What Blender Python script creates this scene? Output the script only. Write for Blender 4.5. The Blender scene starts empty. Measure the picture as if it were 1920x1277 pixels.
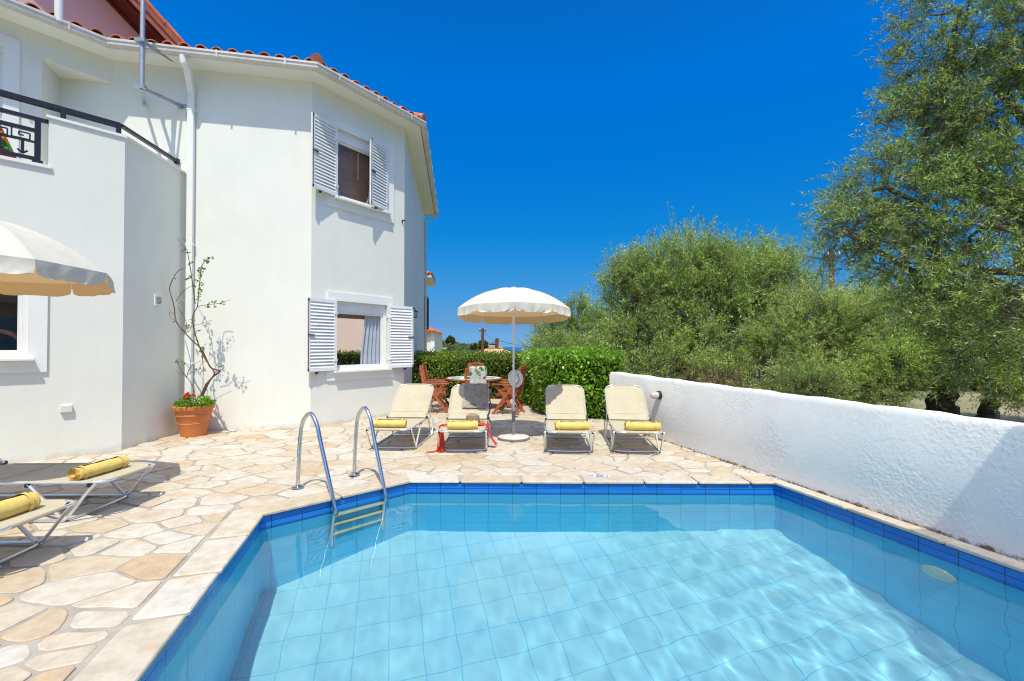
import bpy, bmesh, math, random
import numpy as np
from mathutils import Vector, Matrix
random.seed(11)
rng = np.random.default_rng(11)
C = bpy.context.scene.collection
PI = math.pi
R = math.radians

# ------------------------------------------------------------------ camera model (16 mm on full frame, eye 1.5 m)
F = 853.333; EYE = Vector((0, 0, 1.5)); PITCH = math.atan(11.5 / F)
cp, sp = math.cos(PITCH), math.sin(PITCH)
def ray(px, py):
    x, y = (px - 960) / F, (638.5 - py) / F
    return Vector((x, cp - y * sp, sp + y * cp))
def at(px, py, Y):
    d = ray(px, py); return EYE + d * (Y / d.y)
def gnd(px, py, z=0.0):
    d = ray(px, py); return EYE + d * ((z - EYE.z) / d.z)
def hit(P, u, px, py):
    """ray against a vertical wall through P along the unit vector u -> (s, z)"""
    d = ray(px, py); n = Vector((u.y, -u.x, 0))
    q = EYE + d * ((Vector((P.x, P.y, 0)) - Vector((EYE.x, EYE.y, 0))).dot(n) / d.dot(n))
    return (q - P).xy.dot(u.xy), q.z

# ------------------------------------------------------------------ mesh builder
class MB:
    def __init__(s): s.v, s.f, s.m, s.uv = [], [], [], {}
    def add(s, vs, fs, mat=0):
        b = len(s.v); s.v += [tuple(v) for v in vs]
        s.f += [tuple(i + b for i in f) for f in fs]; s.m += [mat] * len(fs)
    def quad(s, a, b, c, d, mat=0, uv=None):
        if uv: s.uv[len(s.f)] = uv
        s.add([a, b, c, d], [(0, 1, 2, 3)], mat)
    def box(s, c, size, M=None, mat=0):
        x, y, z = size[0] / 2, size[1] / 2, size[2] / 2
        vs = [Vector((sx * x, sy * y, sz * z)) for sz in (-1, 1) for sx, sy in ((-1, -1), (1, -1), (1, 1), (-1, 1))]
        c = Vector(c)
        vs = [(M @ v if M else v) + c for v in vs]
        s.add(vs, [(3, 2, 1, 0), (4, 5, 6, 7), (0, 1, 5, 4), (1, 2, 6, 5), (2, 3, 7, 6), (3, 0, 4, 7)], mat)
    def bar(s, p, q, w, h, up=(0, 0, 1), mat=0):
        p, q = Vector(p), Vector(q); d = q - p; L = d.length
        if L < 1e-6: return
        d /= L; up = Vector(up)
        if abs(d.dot(up.normalized())) > .98: up = Vector((0, 1, 0))
        x = d.cross(up).normalized(); z = x.cross(d)
        M = Matrix((x, d, z)).transposed()
        s.box((p + q) / 2, (w, L, h), M, mat)
    def tube(s, pts, r, n=8, mat=0, closed=False, cap=True):
        pts = [Vector(p) for p in pts]; N = len(pts)
        rr = r if isinstance(r, (list, tuple)) else [r] * N
        T = []
        for i in range(N):
            a = pts[i - 1] if (i or closed) else pts[0]
            b = pts[(i + 1) % N] if (i < N - 1 or closed) else pts[-1]
            T.append((b - a).normalized() if (b - a).length > 1e-9 else Vector((0, 0, 1)))
        u = T[0].orthogonal().normalized(); vs = []
        for i in range(N):
            u = (u - T[i] * u.dot(T[i]))
            u = u.normalized() if u.length > 1e-6 else T[i].orthogonal().normalized()
            w = T[i].cross(u)
            vs += [pts[i] + (u * math.cos(2 * PI * k / n) + w * math.sin(2 * PI * k / n)) * rr[i] for k in range(n)]
        fs = []
        for i in range(N if closed else N - 1):
            j = (i + 1) % N
            fs += [(i * n + k, i * n + (k + 1) % n, j * n + (k + 1) % n, j * n + k) for k in range(n)]
        if cap and not closed:
            fs += [tuple(range(n - 1, -1, -1)), tuple((N - 1) * n + k for k in range(n))]
        s.add(vs, fs, mat)
    def lathe(s, prof, n=24, c=(0, 0, 0), M=None, mat=0):
        c = Vector(c); vs = []
        for r, z in prof:
            for k in range(n):
                p = Vector((r * math.cos(2 * PI * k / n), r * math.sin(2 * PI * k / n), z))
                vs.append((M @ p if M else p) + c)
        fs = [(i * n + k, i * n + (k + 1) % n, (i + 1) * n + (k + 1) % n, (i + 1) * n + k)
              for i in range(len(prof) - 1) for k in range(n)]
        s.add(vs, fs, mat)
    def prism(s, poly, z0, z1, mat=0):
        n = len(poly)
        s.add([(p[0], p[1], z0) for p in poly] + [(p[0], p[1], z1) for p in poly],
              [tuple(range(n - 1, -1, -1)), tuple(range(n, 2 * n))] + [(i, (i + 1) % n, n + (i + 1) % n, n + i) for i in range(n)], mat)
    def build(s, name, mats, parent=None, smooth=False, loc=None, rot=None, bevel=0.0):
        me = bpy.data.meshes.new(name)
        me.from_pydata(s.v, [], s.f)
        for m in (mats if isinstance(mats, (list, tuple)) else [mats]): me.materials.append(m)
        me.polygons.foreach_set('material_index', s.m)
        if s.uv:
            l = me.uv_layers.new(name='UVMap')
            for fi, uvs in s.uv.items():
                for k, li in enumerate(me.polygons[fi].loop_indices): l.data[li].uv = uvs[k]
        me.polygons.foreach_set('use_smooth', [smooth] * len(me.polygons))
        me.update()
        o = bpy.data.objects.new(name, me); C.objects.link(o)
        if parent: o.parent = parent
        if loc is not None: o.location = loc
        if rot is not None: o.rotation_euler = rot
        if bevel:
            b = o.modifiers.new('bevel', 'BEVEL'); b.width = bevel; b.segments = 2; b.limit_method = 'ANGLE'
        if smooth == 'auto' or smooth:
            try: me.set_sharp_from_angle(angle=R(38))
            except Exception: pass
        return o

def tag(o, label=None, cat=None, group=None, kind=None):
    if label: o['label'] = label
    if cat: o['category'] = cat
    if group: o['group'] = group
    if kind: o['kind'] = kind
    return o
def thing(name, label, cat, loc=(0, 0, 0), rz=0, group=None):
    o = bpy.data.objects.new(name, None); C.objects.link(o)
    o.location = loc; o.rotation_euler = (0, 0, rz); o.empty_display_size = .1
    return tag(o, label, cat, group)
def kids(o): return [x for x in bpy.data.objects if x.parent == o]
def dup(o, label=None, loc=None, rz=None, parent=None):
    c = o.copy(); C.objects.link(c)
    if parent is not None: c.parent = parent
    if label: c['label'] = label
    if loc is not None: c.location = loc
    if rz is not None: c.rotation_euler = (0, 0, rz)
    for k in kids(o): dup(k, parent=c)
    return c
def smooth_path(pts, n=6):
    pts = [Vector(p) for p in pts]; out = []
    P = [pts[0]] + pts + [pts[-1]]
    for i in range(1, len(P) - 2):
        for k in range(n):
            t = k / n; a, b, c, d = P[i - 1], P[i], P[i + 1], P[i + 2]
            out.append(.5 * ((2 * b) + (c - a) * t + (2 * a - 5 * b + 4 * c - d) * t * t + (3 * b - a - 3 * c + d) * t ** 3))
    return out + [pts[-1]]

# ------------------------------------------------------------------ materials
def newmat(name):
    m = bpy.data.materials.new(name); m.use_nodes = True
    nt = m.node_tree; return m, nt, nt.nodes['Principled BSDF']
def N(nt, t, **kw):
    n = nt.nodes.new(t)
    for k, v in kw.items():
        if k in n.inputs: n.inputs[k].default_value = v
        else: setattr(n, k, v)
    return n
def ramp(nt, stops, interp='LINEAR'):
    r = nt.nodes.new('ShaderNodeValToRGB'); e = r.color_ramp; e.interpolation = interp
    while len(e.elements) > 1: e.elements.remove(e.elements[-1])
    e.elements[0].position = stops[0][0]; e.elements[0].color = (*stops[0][1], 1)
    for p, c in stops[1:]:
        x = e.elements.new(p); x.color = (*c, 1)
    return r
def mixc(nt, a, b, fac, mode='MIX'):
    n = nt.nodes.new('ShaderNodeMix'); n.data_type = 'RGBA'; n.blend_type = mode
    for s, v in ((n.inputs[0], fac), (n.inputs[6], a), (n.inputs[7], b)):
        if hasattr(v, 'is_linked'): nt.links.new(v, s)
        elif isinstance(v, (int, float)): s.default_value = v
        else: s.default_value = (*v, 1)
    return n.outputs[2]
def pm(name, col, rough=.6, metal=0., var=.1, scale=6, bump=0., bscale=60, spec=.5, coords='Object', col2=None, detail=4):
    m, nt, b = newmat(name); L = nt.links.new
    tc = N(nt, 'ShaderNodeTexCoord')
    nz = N(nt, 'ShaderNodeTexNoise', Scale=scale, Detail=detail, Roughness=.6); L(tc.outputs[coords], nz.inputs['Vector'])
    c2 = col2 or tuple(max(0, x * (1 - var * 2)) for x in col)
    rp = ramp(nt, [(.32, c2), (.62, col)]); L(nz.outputs['Fac'], rp.inputs['Fac'])
    L(rp.outputs['Color'], b.inputs['Base Color'])
    b.inputs['Roughness'].default_value = rough; b.inputs['Metallic'].default_value = metal
    b.inputs['Specular IOR Level'].default_value = spec
    if bump:
        n2 = N(nt, 'ShaderNodeTexNoise', Scale=bscale, Detail=3); L(tc.outputs[coords], n2.inputs['Vector'])
        bp = N(nt, 'ShaderNodeBump', Strength=bump, Distance=.01); L(n2.outputs['Fac'], bp.inputs['Height'])
        L(bp.outputs['Normal'], b.inputs['Normal'])
    return m
def fabric(name, col, trans, fac=.35, rough=.9, weave=0):
    m, nt, b = newmat(name); L = nt.links.new
    tc = N(nt, 'ShaderNodeTexCoord'); nz = N(nt, 'ShaderNodeTexNoise', Scale=7, Detail=4); L(tc.outputs['Object'], nz.inputs['Vector'])
    rp = ramp(nt, [(.3, tuple(x * .9 for x in col)), (.65, col)]); L(nz.outputs['Fac'], rp.inputs['Fac'])
    L(rp.outputs['Color'], b.inputs['Base Color']); b.inputs['Roughness'].default_value = rough
    b.inputs['Specular IOR Level'].default_value = .15
    n2 = N(nt, 'ShaderNodeTexNoise', Scale=weave or 25, Detail=2); L(tc.outputs['Object'], n2.inputs['Vector'])
    bp = N(nt, 'ShaderNodeBump', Strength=.25, Distance=.01); L(n2.outputs['Fac'], bp.inputs['Height']); L(bp.outputs['Normal'], b.inputs['Normal'])
    t = N(nt, 'ShaderNodeBsdfTranslucent'); t.inputs['Color'].default_value = (*trans, 1)
    mx = N(nt, 'ShaderNodeMixShader'); mx.inputs[0].default_value = fac
    L(b.outputs[0], mx.inputs[1]); L(t.outputs[0], mx.inputs[2]); L(mx.outputs[0], nt.nodes['Material Output'].inputs['Surface'])
    return m
def leafmat(name, c_dark, c_mid, c_light, under, trans=.3, rough=.45):
    m, nt, b = newmat(name); L = nt.links.new
    g = N(nt, 'ShaderNodeNewGeometry')
    rp = ramp(nt, [(0, c_dark), (.45, c_mid), (.85, c_mid), (1, c_light)]); L(g.outputs['Random Per Island'], rp.inputs['Fac'])
    tc = N(nt, 'ShaderNodeTexCoord'); nz = N(nt, 'ShaderNodeTexNoise', Scale=1.1, Detail=2); L(tc.outputs['Object'], nz.inputs['Vector'])
    r2 = ramp(nt, [(.35, (.65, .65, .6)), (.65, (1.2, 1.15, 1.0))]); L(nz.outputs['Fac'], r2.inputs['Fac'])
    c = mixc(nt, rp.outputs['Color'], r2.outputs['Color'], 1.0, 'MULTIPLY')
    c2 = mixc(nt, c, under, g.outputs['Backfacing'])
    L(c2, b.inputs['Base Color']); b.inputs['Roughness'].default_value = rough; b.inputs['Specular IOR Level'].default_value = .25
    t = N(nt, 'ShaderNodeBsdfTranslucent'); L(mixc(nt, c, (1.6, 1.7, .7), 1.0, 'MULTIPLY'), t.inputs['Color'])
    mx = N(nt, 'ShaderNodeMixShader'); mx.inputs[0].default_value = trans
    L(b.outputs[0], mx.inputs[1]); L(t.outputs[0], mx.inputs[2]); L(mx.outputs[0], nt.nodes['Material Output'].inputs['Surface'])
    return m
def plaster(name, col, bump=.25, bscale=9, rough=.85, dirt=.06, stains=False):
    m, nt, b = newmat(name); L = nt.links.new
    tc = N(nt, 'ShaderNodeTexCoord')
    nz = N(nt, 'ShaderNodeTexNoise', Scale=.9, Detail=6, Roughness=.65); L(tc.outputs['Object'], nz.inputs['Vector'])
    rp = ramp(nt, [(.3, tuple(x * (1 - dirt) for x in col)), (.6, col)]); L(nz.outputs['Fac'], rp.inputs['Fac'])
    colo = rp.outputs['Color']
    if stains:                                  # faint rain streaks and splash marks at the foot of the wall
        mp = N(nt, 'ShaderNodeMapping'); mp.inputs['Scale'].default_value = (5, 5, .35); L(tc.outputs['Object'], mp.inputs['Vector'])
        ns = N(nt, 'ShaderNodeTexNoise', Scale=1.6, Detail=7, Roughness=.7); L(mp.outputs[0], ns.inputs['Vector'])
        rs = ramp(nt, [(.42, (.985, .984, .982)), (.60, (1, 1, 1))]); L(ns.outputs['Fac'], rs.inputs['Fac'])
        colo = mixc(nt, colo, rs.outputs['Color'], 1.0, 'MULTIPLY')
        sx = N(nt, 'ShaderNodeSeparateXYZ'); L(tc.outputs['Object'], sx.inputs[0])
        mr = N(nt, 'ShaderNodeMapRange'); mr.inputs['From Max'].default_value = .22; mr.inputs['To Min'].default_value = 1; mr.inputs['To Max'].default_value = 0; L(sx.outputs['Z'], mr.inputs['Value'])
        n4 = N(nt, 'ShaderNodeTexNoise', Scale=6, Detail=7, Roughness=.75); L(tc.outputs['Object'], n4.inputs['Vector'])
        mu = N(nt, 'ShaderNodeMath', operation='MULTIPLY'); L(mr.outputs[0], mu.inputs[0]); L(n4.outputs['Fac'], mu.inputs[1])
        r4 = ramp(nt, [(.30, (0, 0, 0)), (.62, (.55, .55, .55))]); L(mu.outputs[0], r4.inputs['Fac'])
        colo = mixc(nt, colo, (.50, .42, .32), r4.outputs['Color'])
    L(colo, b.inputs['Base Color']); b.inputs['Roughness'].default_value = rough; b.inputs['Specular IOR Level'].default_value = .2
    n2 = N(nt, 'ShaderNodeTexNoise', Scale=bscale, Detail=5, Roughness=.6, Distortion=.8); L(tc.outputs['Object'], n2.inputs['Vector'])
    bp = N(nt, 'ShaderNodeBump', Strength=bump, Distance=.03); L(n2.outputs['Fac'], bp.inputs['Height']); L(bp.outputs['Normal'], b.inputs['Normal'])
    return m

def stone_mat():
    m, nt, b = newmat('flagstone'); L = nt.links.new
    g = N(nt, 'ShaderNodeNewGeometry'); tc = N(nt, 'ShaderNodeTexCoord')
    rp = ramp(nt, [(0, (.53, .43, .30)), (.12, (.545, .48, .375)), (.3, (.57, .52, .425)), (.5, (.585, .55, .475)), (.7, (.565, .51, .41)), (.85, (.54, .46, .335)), (1, (.51, .38, .24))])
    L(g.outputs['Random Per Island'], rp.inputs['Fac'])
    add = N(nt, 'ShaderNodeVectorMath', operation='ADD'); L(tc.outputs['Object'], add.inputs[0])
    sc = N(nt, 'ShaderNodeVectorMath', operation='SCALE'); sc.inputs[0].default_value = (37, 19, 53); L(g.outputs['Random Per Island'], sc.inputs['Scale'])
    L(sc.outputs[0], add.inputs[1])
    n1 = N(nt, 'ShaderNodeTexNoise', Scale=3.2, Detail=5, Roughness=.6, Distortion=.6); L(add.outputs[0], n1.inputs['Vector'])
    r1 = ramp(nt, [(.50, (0, 0, 0)), (.80, (.9, .9, .9))]); L(n1.outputs['Fac'], r1.inputs['Fac'])
    c = mixc(nt, rp.outputs['Color'], (.52, .35, .19), r1.outputs['Color'])
    n2 = N(nt, 'ShaderNodeTexNoise', Scale=11, Detail=6, Roughness=.7); L(add.outputs[0], n2.inputs['Vector'])
    r2 = ramp(nt, [(.3, (.80, .78, .75)), (.6, (1.04, 1.04, 1.04))]); L(n2.outputs['Fac'], r2.inputs['Fac'])
    c = mixc(nt, c, r2.outputs['Color'], 1.0, 'MULTIPLY')
    L(c, b.inputs['Base Color']); b.inputs['Roughness'].default_value = .6; b.inputs['Specular IOR Level'].default_value = .35
    bp = N(nt, 'ShaderNodeBump', Strength=.25, Distance=.01); L(n2.outputs['Fac'], bp.inputs['Height']); L(bp.outputs['Normal'], b.inputs['Normal'])
    return m
def tile_mat(name, col, grout, w, h, mortar=.006, var=.06, rough=.15):
    m, nt, b = newmat(name); L = nt.links.new
    uv = N(nt, 'ShaderNodeUVMap')
    br = N(nt, 'ShaderNodeTexBrick', offset=0.0, squash=1.0)
    br.inputs['Scale'].default_value = 1; br.inputs['Mortar Size'].default_value = mortar; br.inputs['Mortar Smooth'].default_value = .1
    br.inputs['Brick Width'].default_value = w; br.inputs['Row Height'].default_value = h
    br.inputs['Color1'].default_value = (*[x * (1 - var) for x in col], 1); br.inputs['Color2'].default_value = (*[min(1, x * (1 + var)) for x in col], 1)
    br.inputs['Mortar'].default_value = (*grout, 1); L(uv.outputs[0], br.inputs['Vector'])
    nz = N(nt, 'ShaderNodeTexNoise', Scale=1.3, Detail=4); L(uv.outputs[0], nz.inputs['Vector'])
    r2 = ramp(nt, [(.3, (.9, .95, .97)), (.7, (1.05, 1.03, 1.0))]); L(nz.outputs['Fac'], r2.inputs['Fac'])
    L(mixc(nt, br.outputs['Color'], r2.outputs['Color'], 1.0, 'MULTIPLY'), b.inputs['Base Color']); b.inputs['Roughness'].default_value = rough
    bp = N(nt, 'ShaderNodeBump', Strength=.3, Distance=.004); bp.invert = True
    L(br.outputs['Fac'], bp.inputs['Height']); L(bp.outputs['Normal'], b.inputs['Normal'])
    return m
def glassmat(name, tint=(.9, .95, 1), fac=.12):
    m, nt, b = newmat(name); L = nt.links.new; nt.nodes.remove(b)
    t = N(nt, 'ShaderNodeBsdfTransparent'); t.inputs[0].default_value = (*tint, 1)
    g = N(nt, 'ShaderNodeBsdfGlossy', Roughness=.01)
    lw = N(nt, 'ShaderNodeLayerWeight'); pw = N(nt, 'ShaderNodeMath', operation='POWER'); L(lw.outputs['Facing'], pw.inputs[0]); pw.inputs[1].default_value = 4
    ma = N(nt, 'ShaderNodeMath', operation='MULTIPLY_ADD'); L(pw.outputs[0], ma.inputs[0]); ma.inputs[1].default_value = .7; ma.inputs[2].default_value = .045
    mx = N(nt, 'ShaderNodeMixShader')
    L(ma.outputs[0], mx.inputs[0]); L(t.outputs[0], mx.inputs[1]); L(g.outputs[0], mx.inputs[2])
    L(mx.outputs[0], nt.nodes['Material Output'].inputs['Surface'])
    return m

M_WALL = plaster('white_render', (.80, .80, .705), bump=.05, bscale=30, stains=True)
M_TRIM = plaster('white_trim', (.82, .825, .77), bump=.05, bscale=30, dirt=.03)
M_ROUGH = None
M_STONE = stone_mat()
M_GROUT = pm('mortar', (.43, .385, .32), .9, var=.15, scale=4, bump=.4, bscale=80)
M_WHITE = pm('white_aluminium', (.82, .815, .77), .35, var=.02)
M_PVC = pm('cream_pvc', (.66, .63, .56), .45, var=.08, scale=3)
M_STEEL = pm('stainless_steel', (.62, .62, .62), .16, metal=1., var=.05, scale=20)
M_ALU = pm('aluminium_tube', (.86, .86, .85), .28, metal=.75, var=.04)
M_GALV = pm('galvanised_steel', (.42, .45, .47), .45, metal=.6, var=.1, scale=15)
M_BLACK = pm('black_plastic', (.015, .015, .016), .5)
M_IRON = pm('black_iron', (.012, .013, .02), .4)
M_TILE = pm('terracotta_roof', (.60, .185, .075), .8, var=.22, scale=5, bump=.3, bscale=40, col2=(.36, .10, .05))
M_POT = pm('terracotta_pot', (.62, .20, .06), .7, var=.1, scale=4, bump=.15, bscale=50)
M_TEAK = pm('stained_teak', (.44, .130, .045), .5, var=.2, scale=9, col2=(.27, .07, .028), bump=.1)
M_BARGE = pm('stained_barge_board', (.36, .13, .075), .6, var=.15)
M_DARKWOOD = pm('dark_rafter', (.10, .02, .010), .7, var=.2)
M_SLING = fabric('beige_sling_fabric', (.58, .525, .37), (.45, .38, .24), .15, weave=220)
M_CANOPY = fabric('cream_canopy', (.66, .635, .54), (.80, .70, .50), .12, weave=18)
def paint_inside_glow(m):  # underside painted tan for sunlight glowing through the cream cloth
    nt = m.node_tree; L = nt.links.new; b = nt.nodes['Principled BSDF']; g = N(nt, 'ShaderNodeNewGeometry')
    src = b.inputs['Base Color'].links[0].from_socket
    L(mixc(nt, src, (.72, .53, .29), g.outputs['Backfacing']), b.inputs['Base Color'])
    t = [n for n in nt.nodes if n.type == 'BSDF_TRANSLUCENT'][0]; L(mixc(nt, (.62, .60, .52), (.82, .54, .27), g.outputs['Backfacing']), t.inputs['Color'])
    f = N(nt, 'ShaderNodeMath', operation='MULTIPLY_ADD'); L(g.outputs['Backfacing'], f.inputs[0]); f.inputs[1].default_value = .22; f.inputs[2].default_value = .12
    L(f.outputs[0], [n for n in nt.nodes if n.type == 'MIX_SHADER'][0].inputs[0])
paint_inside_glow(M_CANOPY)
M_TOWEL = pm('yellow_terry', (.92, .69, .20), .95, var=.1, scale=20, bump=.9, bscale=260, col2=(.86, .60, .15))
M_PAINTEDMETAL = pm('white_painted_pole', (.78, .77, .74), .4, var=.05)
M_GREYTUBE = pm('grey_tube', (.22, .21, .20), .45, var=.1)
M_CONC = pm('concrete_base', (.62, .58, .52), .85, var=.12, scale=12, bump=.3)
M_BARK = pm('olive_bark', (.21, .16, .115), .9, var=.35, scale=7, bump=1., bscale=18)
M_TWIG = pm('twig_bark', (.20, .17, .12), .9, var=.2)
M_VINE = pm('vine_bark', (.16, .07, .045), .8, var=.25, scale=12)
M_OLIVE = leafmat('olive_leaf', (.085, .15, .03), (.31, .43, .12), (.70, .74, .38), (.60, .65, .44), .46)
M_OLIVE2 = leafmat('olive_leaf_pale', (.13, .20, .045), (.38, .48, .17), (.72, .75, .44), (.64, .67, .50), .46)
M_OLIVE3 = leafmat('olive_leaf_deep', (.055, .11, .02), (.22, .33, .075), (.62, .67, .30), (.50, .56, .36), .44)
M_FRUIT = pm('green_olive_fruit', (.42, .46, .14), .4, var=.1)
M_HEDGE = leafmat('hedge_leaf', (.07, .16, .014), (.19, .37, .04), (.46, .62, .11), (.32, .45, .10), .38, .35)
M_HEDGE2 = leafmat('clipped_hedge_leaf', (.06, .115, .015), (.19, .27, .035), (.46, .54, .10), (.28, .37, .08), .36, .35)
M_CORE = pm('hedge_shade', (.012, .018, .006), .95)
M_PINE = leafmat('far_tree_leaf', (.04, .08, .02), (.09, .14, .035), (.16, .21, .05), (.13, .17, .06), .25)
M_GLASS = glassmat('window_glass')
M_PIPE = pm('white_plastic', (.74, .74, .70), .4, var=.04)
# ================================================================== light, sky, camera
sc = bpy.context.scene
SUN_EL, SUN_AZ = R(63), R(-85)                     # azimuth of the direction TOWARDS the sun, from +X
w = bpy.data.worlds.new('World'); sc.world = w; w.use_nodes = True
nt = w.node_tree; bg = nt.nodes['Background']
sky = nt.nodes.new('ShaderNodeTexSky'); sky.sky_type = 'NISHITA'; sky.sun_disc = False
sky.sun_elevation = SUN_EL; sky.sun_rotation = PI / 2 - SUN_AZ
sky.air_density = 1.0; sky.dust_density = .1; sky.ozone_density = 4.0; sky.altitude = 0
hs = nt.nodes.new('ShaderNodeHueSaturation'); hs.inputs['Saturation'].default_value = 1.45; hs.inputs['Hue'].default_value = .503
nt.links.new(sky.outputs[0], hs.inputs['Color'])
tcw = nt.nodes.new('ShaderNodeTexCoord'); sxw = nt.nodes.new('ShaderNodeSeparateXYZ'); nt.links.new(tcw.outputs['Generated'], sxw.inputs[0])
rpw = ramp(nt, [(0, (.14, .36, 1.0)), (.05, (.165, .305, .60)), (.15, (.215, .555, .705)), (.24, (.10, .74, .86)), (.5, (.30, 1.15, 1.38)), (.66, (.66, 1.03, 1.24)), (1, (1.0, 1.0, 1.0))]); nt.links.new(sxw.outputs['Z'], rpw.inputs['Fac'])
skyc = mixc(nt, hs.outputs[0], rpw.outputs['Color'], 1.0, 'MULTIPLY')
# broad bright aureole round the sun, added behind the viewer to lift the shadows
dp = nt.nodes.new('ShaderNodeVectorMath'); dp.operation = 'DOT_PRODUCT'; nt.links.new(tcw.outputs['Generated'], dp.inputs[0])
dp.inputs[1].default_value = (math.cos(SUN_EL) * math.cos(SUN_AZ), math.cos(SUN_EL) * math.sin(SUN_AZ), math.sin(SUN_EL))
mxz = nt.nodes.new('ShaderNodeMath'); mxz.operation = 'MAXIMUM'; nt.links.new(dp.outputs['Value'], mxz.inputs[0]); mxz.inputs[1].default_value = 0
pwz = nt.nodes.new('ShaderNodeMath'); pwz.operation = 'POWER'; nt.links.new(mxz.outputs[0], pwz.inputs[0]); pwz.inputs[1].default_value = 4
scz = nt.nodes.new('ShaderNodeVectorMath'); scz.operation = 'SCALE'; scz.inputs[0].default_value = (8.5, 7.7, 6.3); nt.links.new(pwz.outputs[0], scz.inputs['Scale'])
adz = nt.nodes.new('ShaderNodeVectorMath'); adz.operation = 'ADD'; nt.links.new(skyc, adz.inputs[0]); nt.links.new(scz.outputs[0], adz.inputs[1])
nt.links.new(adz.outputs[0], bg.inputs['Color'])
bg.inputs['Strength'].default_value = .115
sl = bpy.data.lights.new('sun', 'SUN'); so = bpy.data.objects.new('sun', sl); C.objects.link(so)
sl.energy = 3.4; sl.angle = R(.5); sl.color = (1, .95, .82)
d = Vector((math.cos(SUN_EL) * math.cos(SUN_AZ), math.cos(SUN_EL) * math.sin(SUN_AZ), math.sin(SUN_EL)))
so.rotation_euler = d.to_track_quat('Z', 'Y').to_euler(); so.location = d * 40
sl.cycles.is_caustics_light = True
cam = bpy.data.cameras.new('camera'); co = bpy.data.objects.new('camera', cam); C.objects.link(co)
cam.lens = 16; cam.sensor_width = 36; cam.clip_end = 60000; cam.clip_start = .05
co.location = EYE; co.rotation_euler = (PI / 2 + PITCH, 0, 0); sc.camera = co
vs_ = sc.view_settings; vs_.view_transform = 'Standard'; vs_.look = 'None'; vs_.exposure = .42; vs_.gamma = 1; vs_.use_curve_mapping = False
sc.cycles.use_denoising = True; sc.cycles.denoising_prefilter = 'ACCURATE'; sc.cycles.filter_width = 1.1
try: sc.cycles.denoiser = 'OPENIMAGEDENOISE'
except Exception: pass
sc.cycles.max_bounces = 10; sc.cycles.transparent_max_bounces = 16; sc.cycles.transmission_bounces = 8
sc.cycles.sample_clamp_indirect = 6; sc.cycles.caustics_reflective = False; sc.cycles.caustics_refractive = True

# ================================================================== key plan points
P3 = lambda x, y, z=0: Vector((x, y, z))
A = P3(-3.75, 8.48); D = P3(-5.82, 8.06); E = P3(-5.68, 6.64)
uF = P3(math.cos(R(54.7)), math.sin(R(54.7))); nF = P3(uF.y, -uF.x)        # bay facet
B = A + uF * 2.252
uS = P3(math.cos(R(97)), math.sin(R(97))); nS = P3(uS.y, -uS.x)            # side wall
Cc = B + uS * 6.45
uM = (A - D).normalized(); nM = P3(uM.y, -uM.x)                            # main wall
uL = P3(math.cos(R(48)), math.sin(R(48))); nL = P3(uL.y, -uL.x)            # left wall (towards E)
Fp = E - uL * 5.0
uE = (D - E).normalized(); nE = P3(uE.y, -uE.x)
G = D - uM * 1.12
uG = P3(math.cos(R(52)), math.sin(R(52))); nG = P3(uG.y, -uG.x)
Gp = G - uG * 5.5
EAVE = 6.47; PAR = 4.57
# pool outline, clockwise seen from above starting at the near left
pl = [P3(-1.24, .30), P3(-2.24, 4.10), P3(-1.14, 5.10), P3(2.905, 5.05)]
uR = P3(.2625, -.965).normalized()
nr_u = P3(.968, .25)
# near right corner
t_ = 4.35
pl.append(pl[3] + uR * t_)
POOL = pl
WALL0 = P3(1.92, 8.99); uW = P3(.2775, -.9607).normalized(); nW = P3(-uW.y * -1, 0)   # placeholder normal
nW = P3(uW.y, -uW.x)                                                       # faces the pool (-x)
if nW.x > 0: nW = -nW

def inside(poly, p):
    c = False; n = len(poly)
    for i in range(n):
        a, b = poly[i], poly[i - 1]
        if (a.y > p.y) != (b.y > p.y) and p.x < (b.x - a.x) * (p.y - a.y) / (b.y - a.y) + a.x: c = not c
    return c
def offset_poly(poly, ds):
    """outward offset of a clockwise polygon; ds per edge i (i -> i+1)"""
    n = len(poly); lines = []
    for i in range(n):
        a, b = poly[i], poly[(i + 1) % n]; u = (b - a).normalized(); nn = P3(-u.y, u.x)
        lines.append((a + nn * ds[i], u))
    out = []
    for i in range(n):
        (p, u), (q, v) = lines[i - 1], lines[i]
        den = u.x * v.y - u.y * v.x
        t = ((q.x - p.x) * v.y - (q.y - p.y) * v.x) / den
        out.append(p + u * t)
    return out
WID = [.27, .25, .24, .12, .3]
COP = offset_poly(POOL, WID)

# ================================================================== terrain, sea, hill
def terr_h(x, y):
    h = -.07
    if y > 15: h -= .055 * (min(y, 130) - 15) * min(1, max(0, 1 - (x - 4 - .10 * y) / (6 + .12 * y)))
    if y > 300: h -= .4 * (y - 300)
    return max(h, -34)
def grid_mesh(name, xs, ys, fn, m, hole=None):
    nx, ny = len(xs), len(ys)
    vs = [(x, y, fn(x, y)) for y in ys for x in xs]
    fs = []
    for j in range(ny - 1):
        for i in range(nx - 1):
            c = P3((xs[i] + xs[i + 1]) / 2, (ys[j] + ys[j + 1]) / 2)
            if hole and inside(hole, c): continue
            fs.append((j * nx + i, j * nx + i + 1, (j + 1) * nx + i + 1, (j + 1) * nx + i))
    mb = MB(); mb.add(vs, fs); return mb.build(name, m, smooth=True)
xs = sorted(set([-9000, -4000, -2000, -1000, -600, -400, -300, -200, -140, -100, -70, -50, -40, -30, -24, -18, -14] + list(np.arange(-10, 8, .25)) + list(range(8, 30, 2)) + [34, 40, 50, 70, 100, 150, 220, 300, 420, 600, 1000, 2000, 4000, 9000]))
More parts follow.
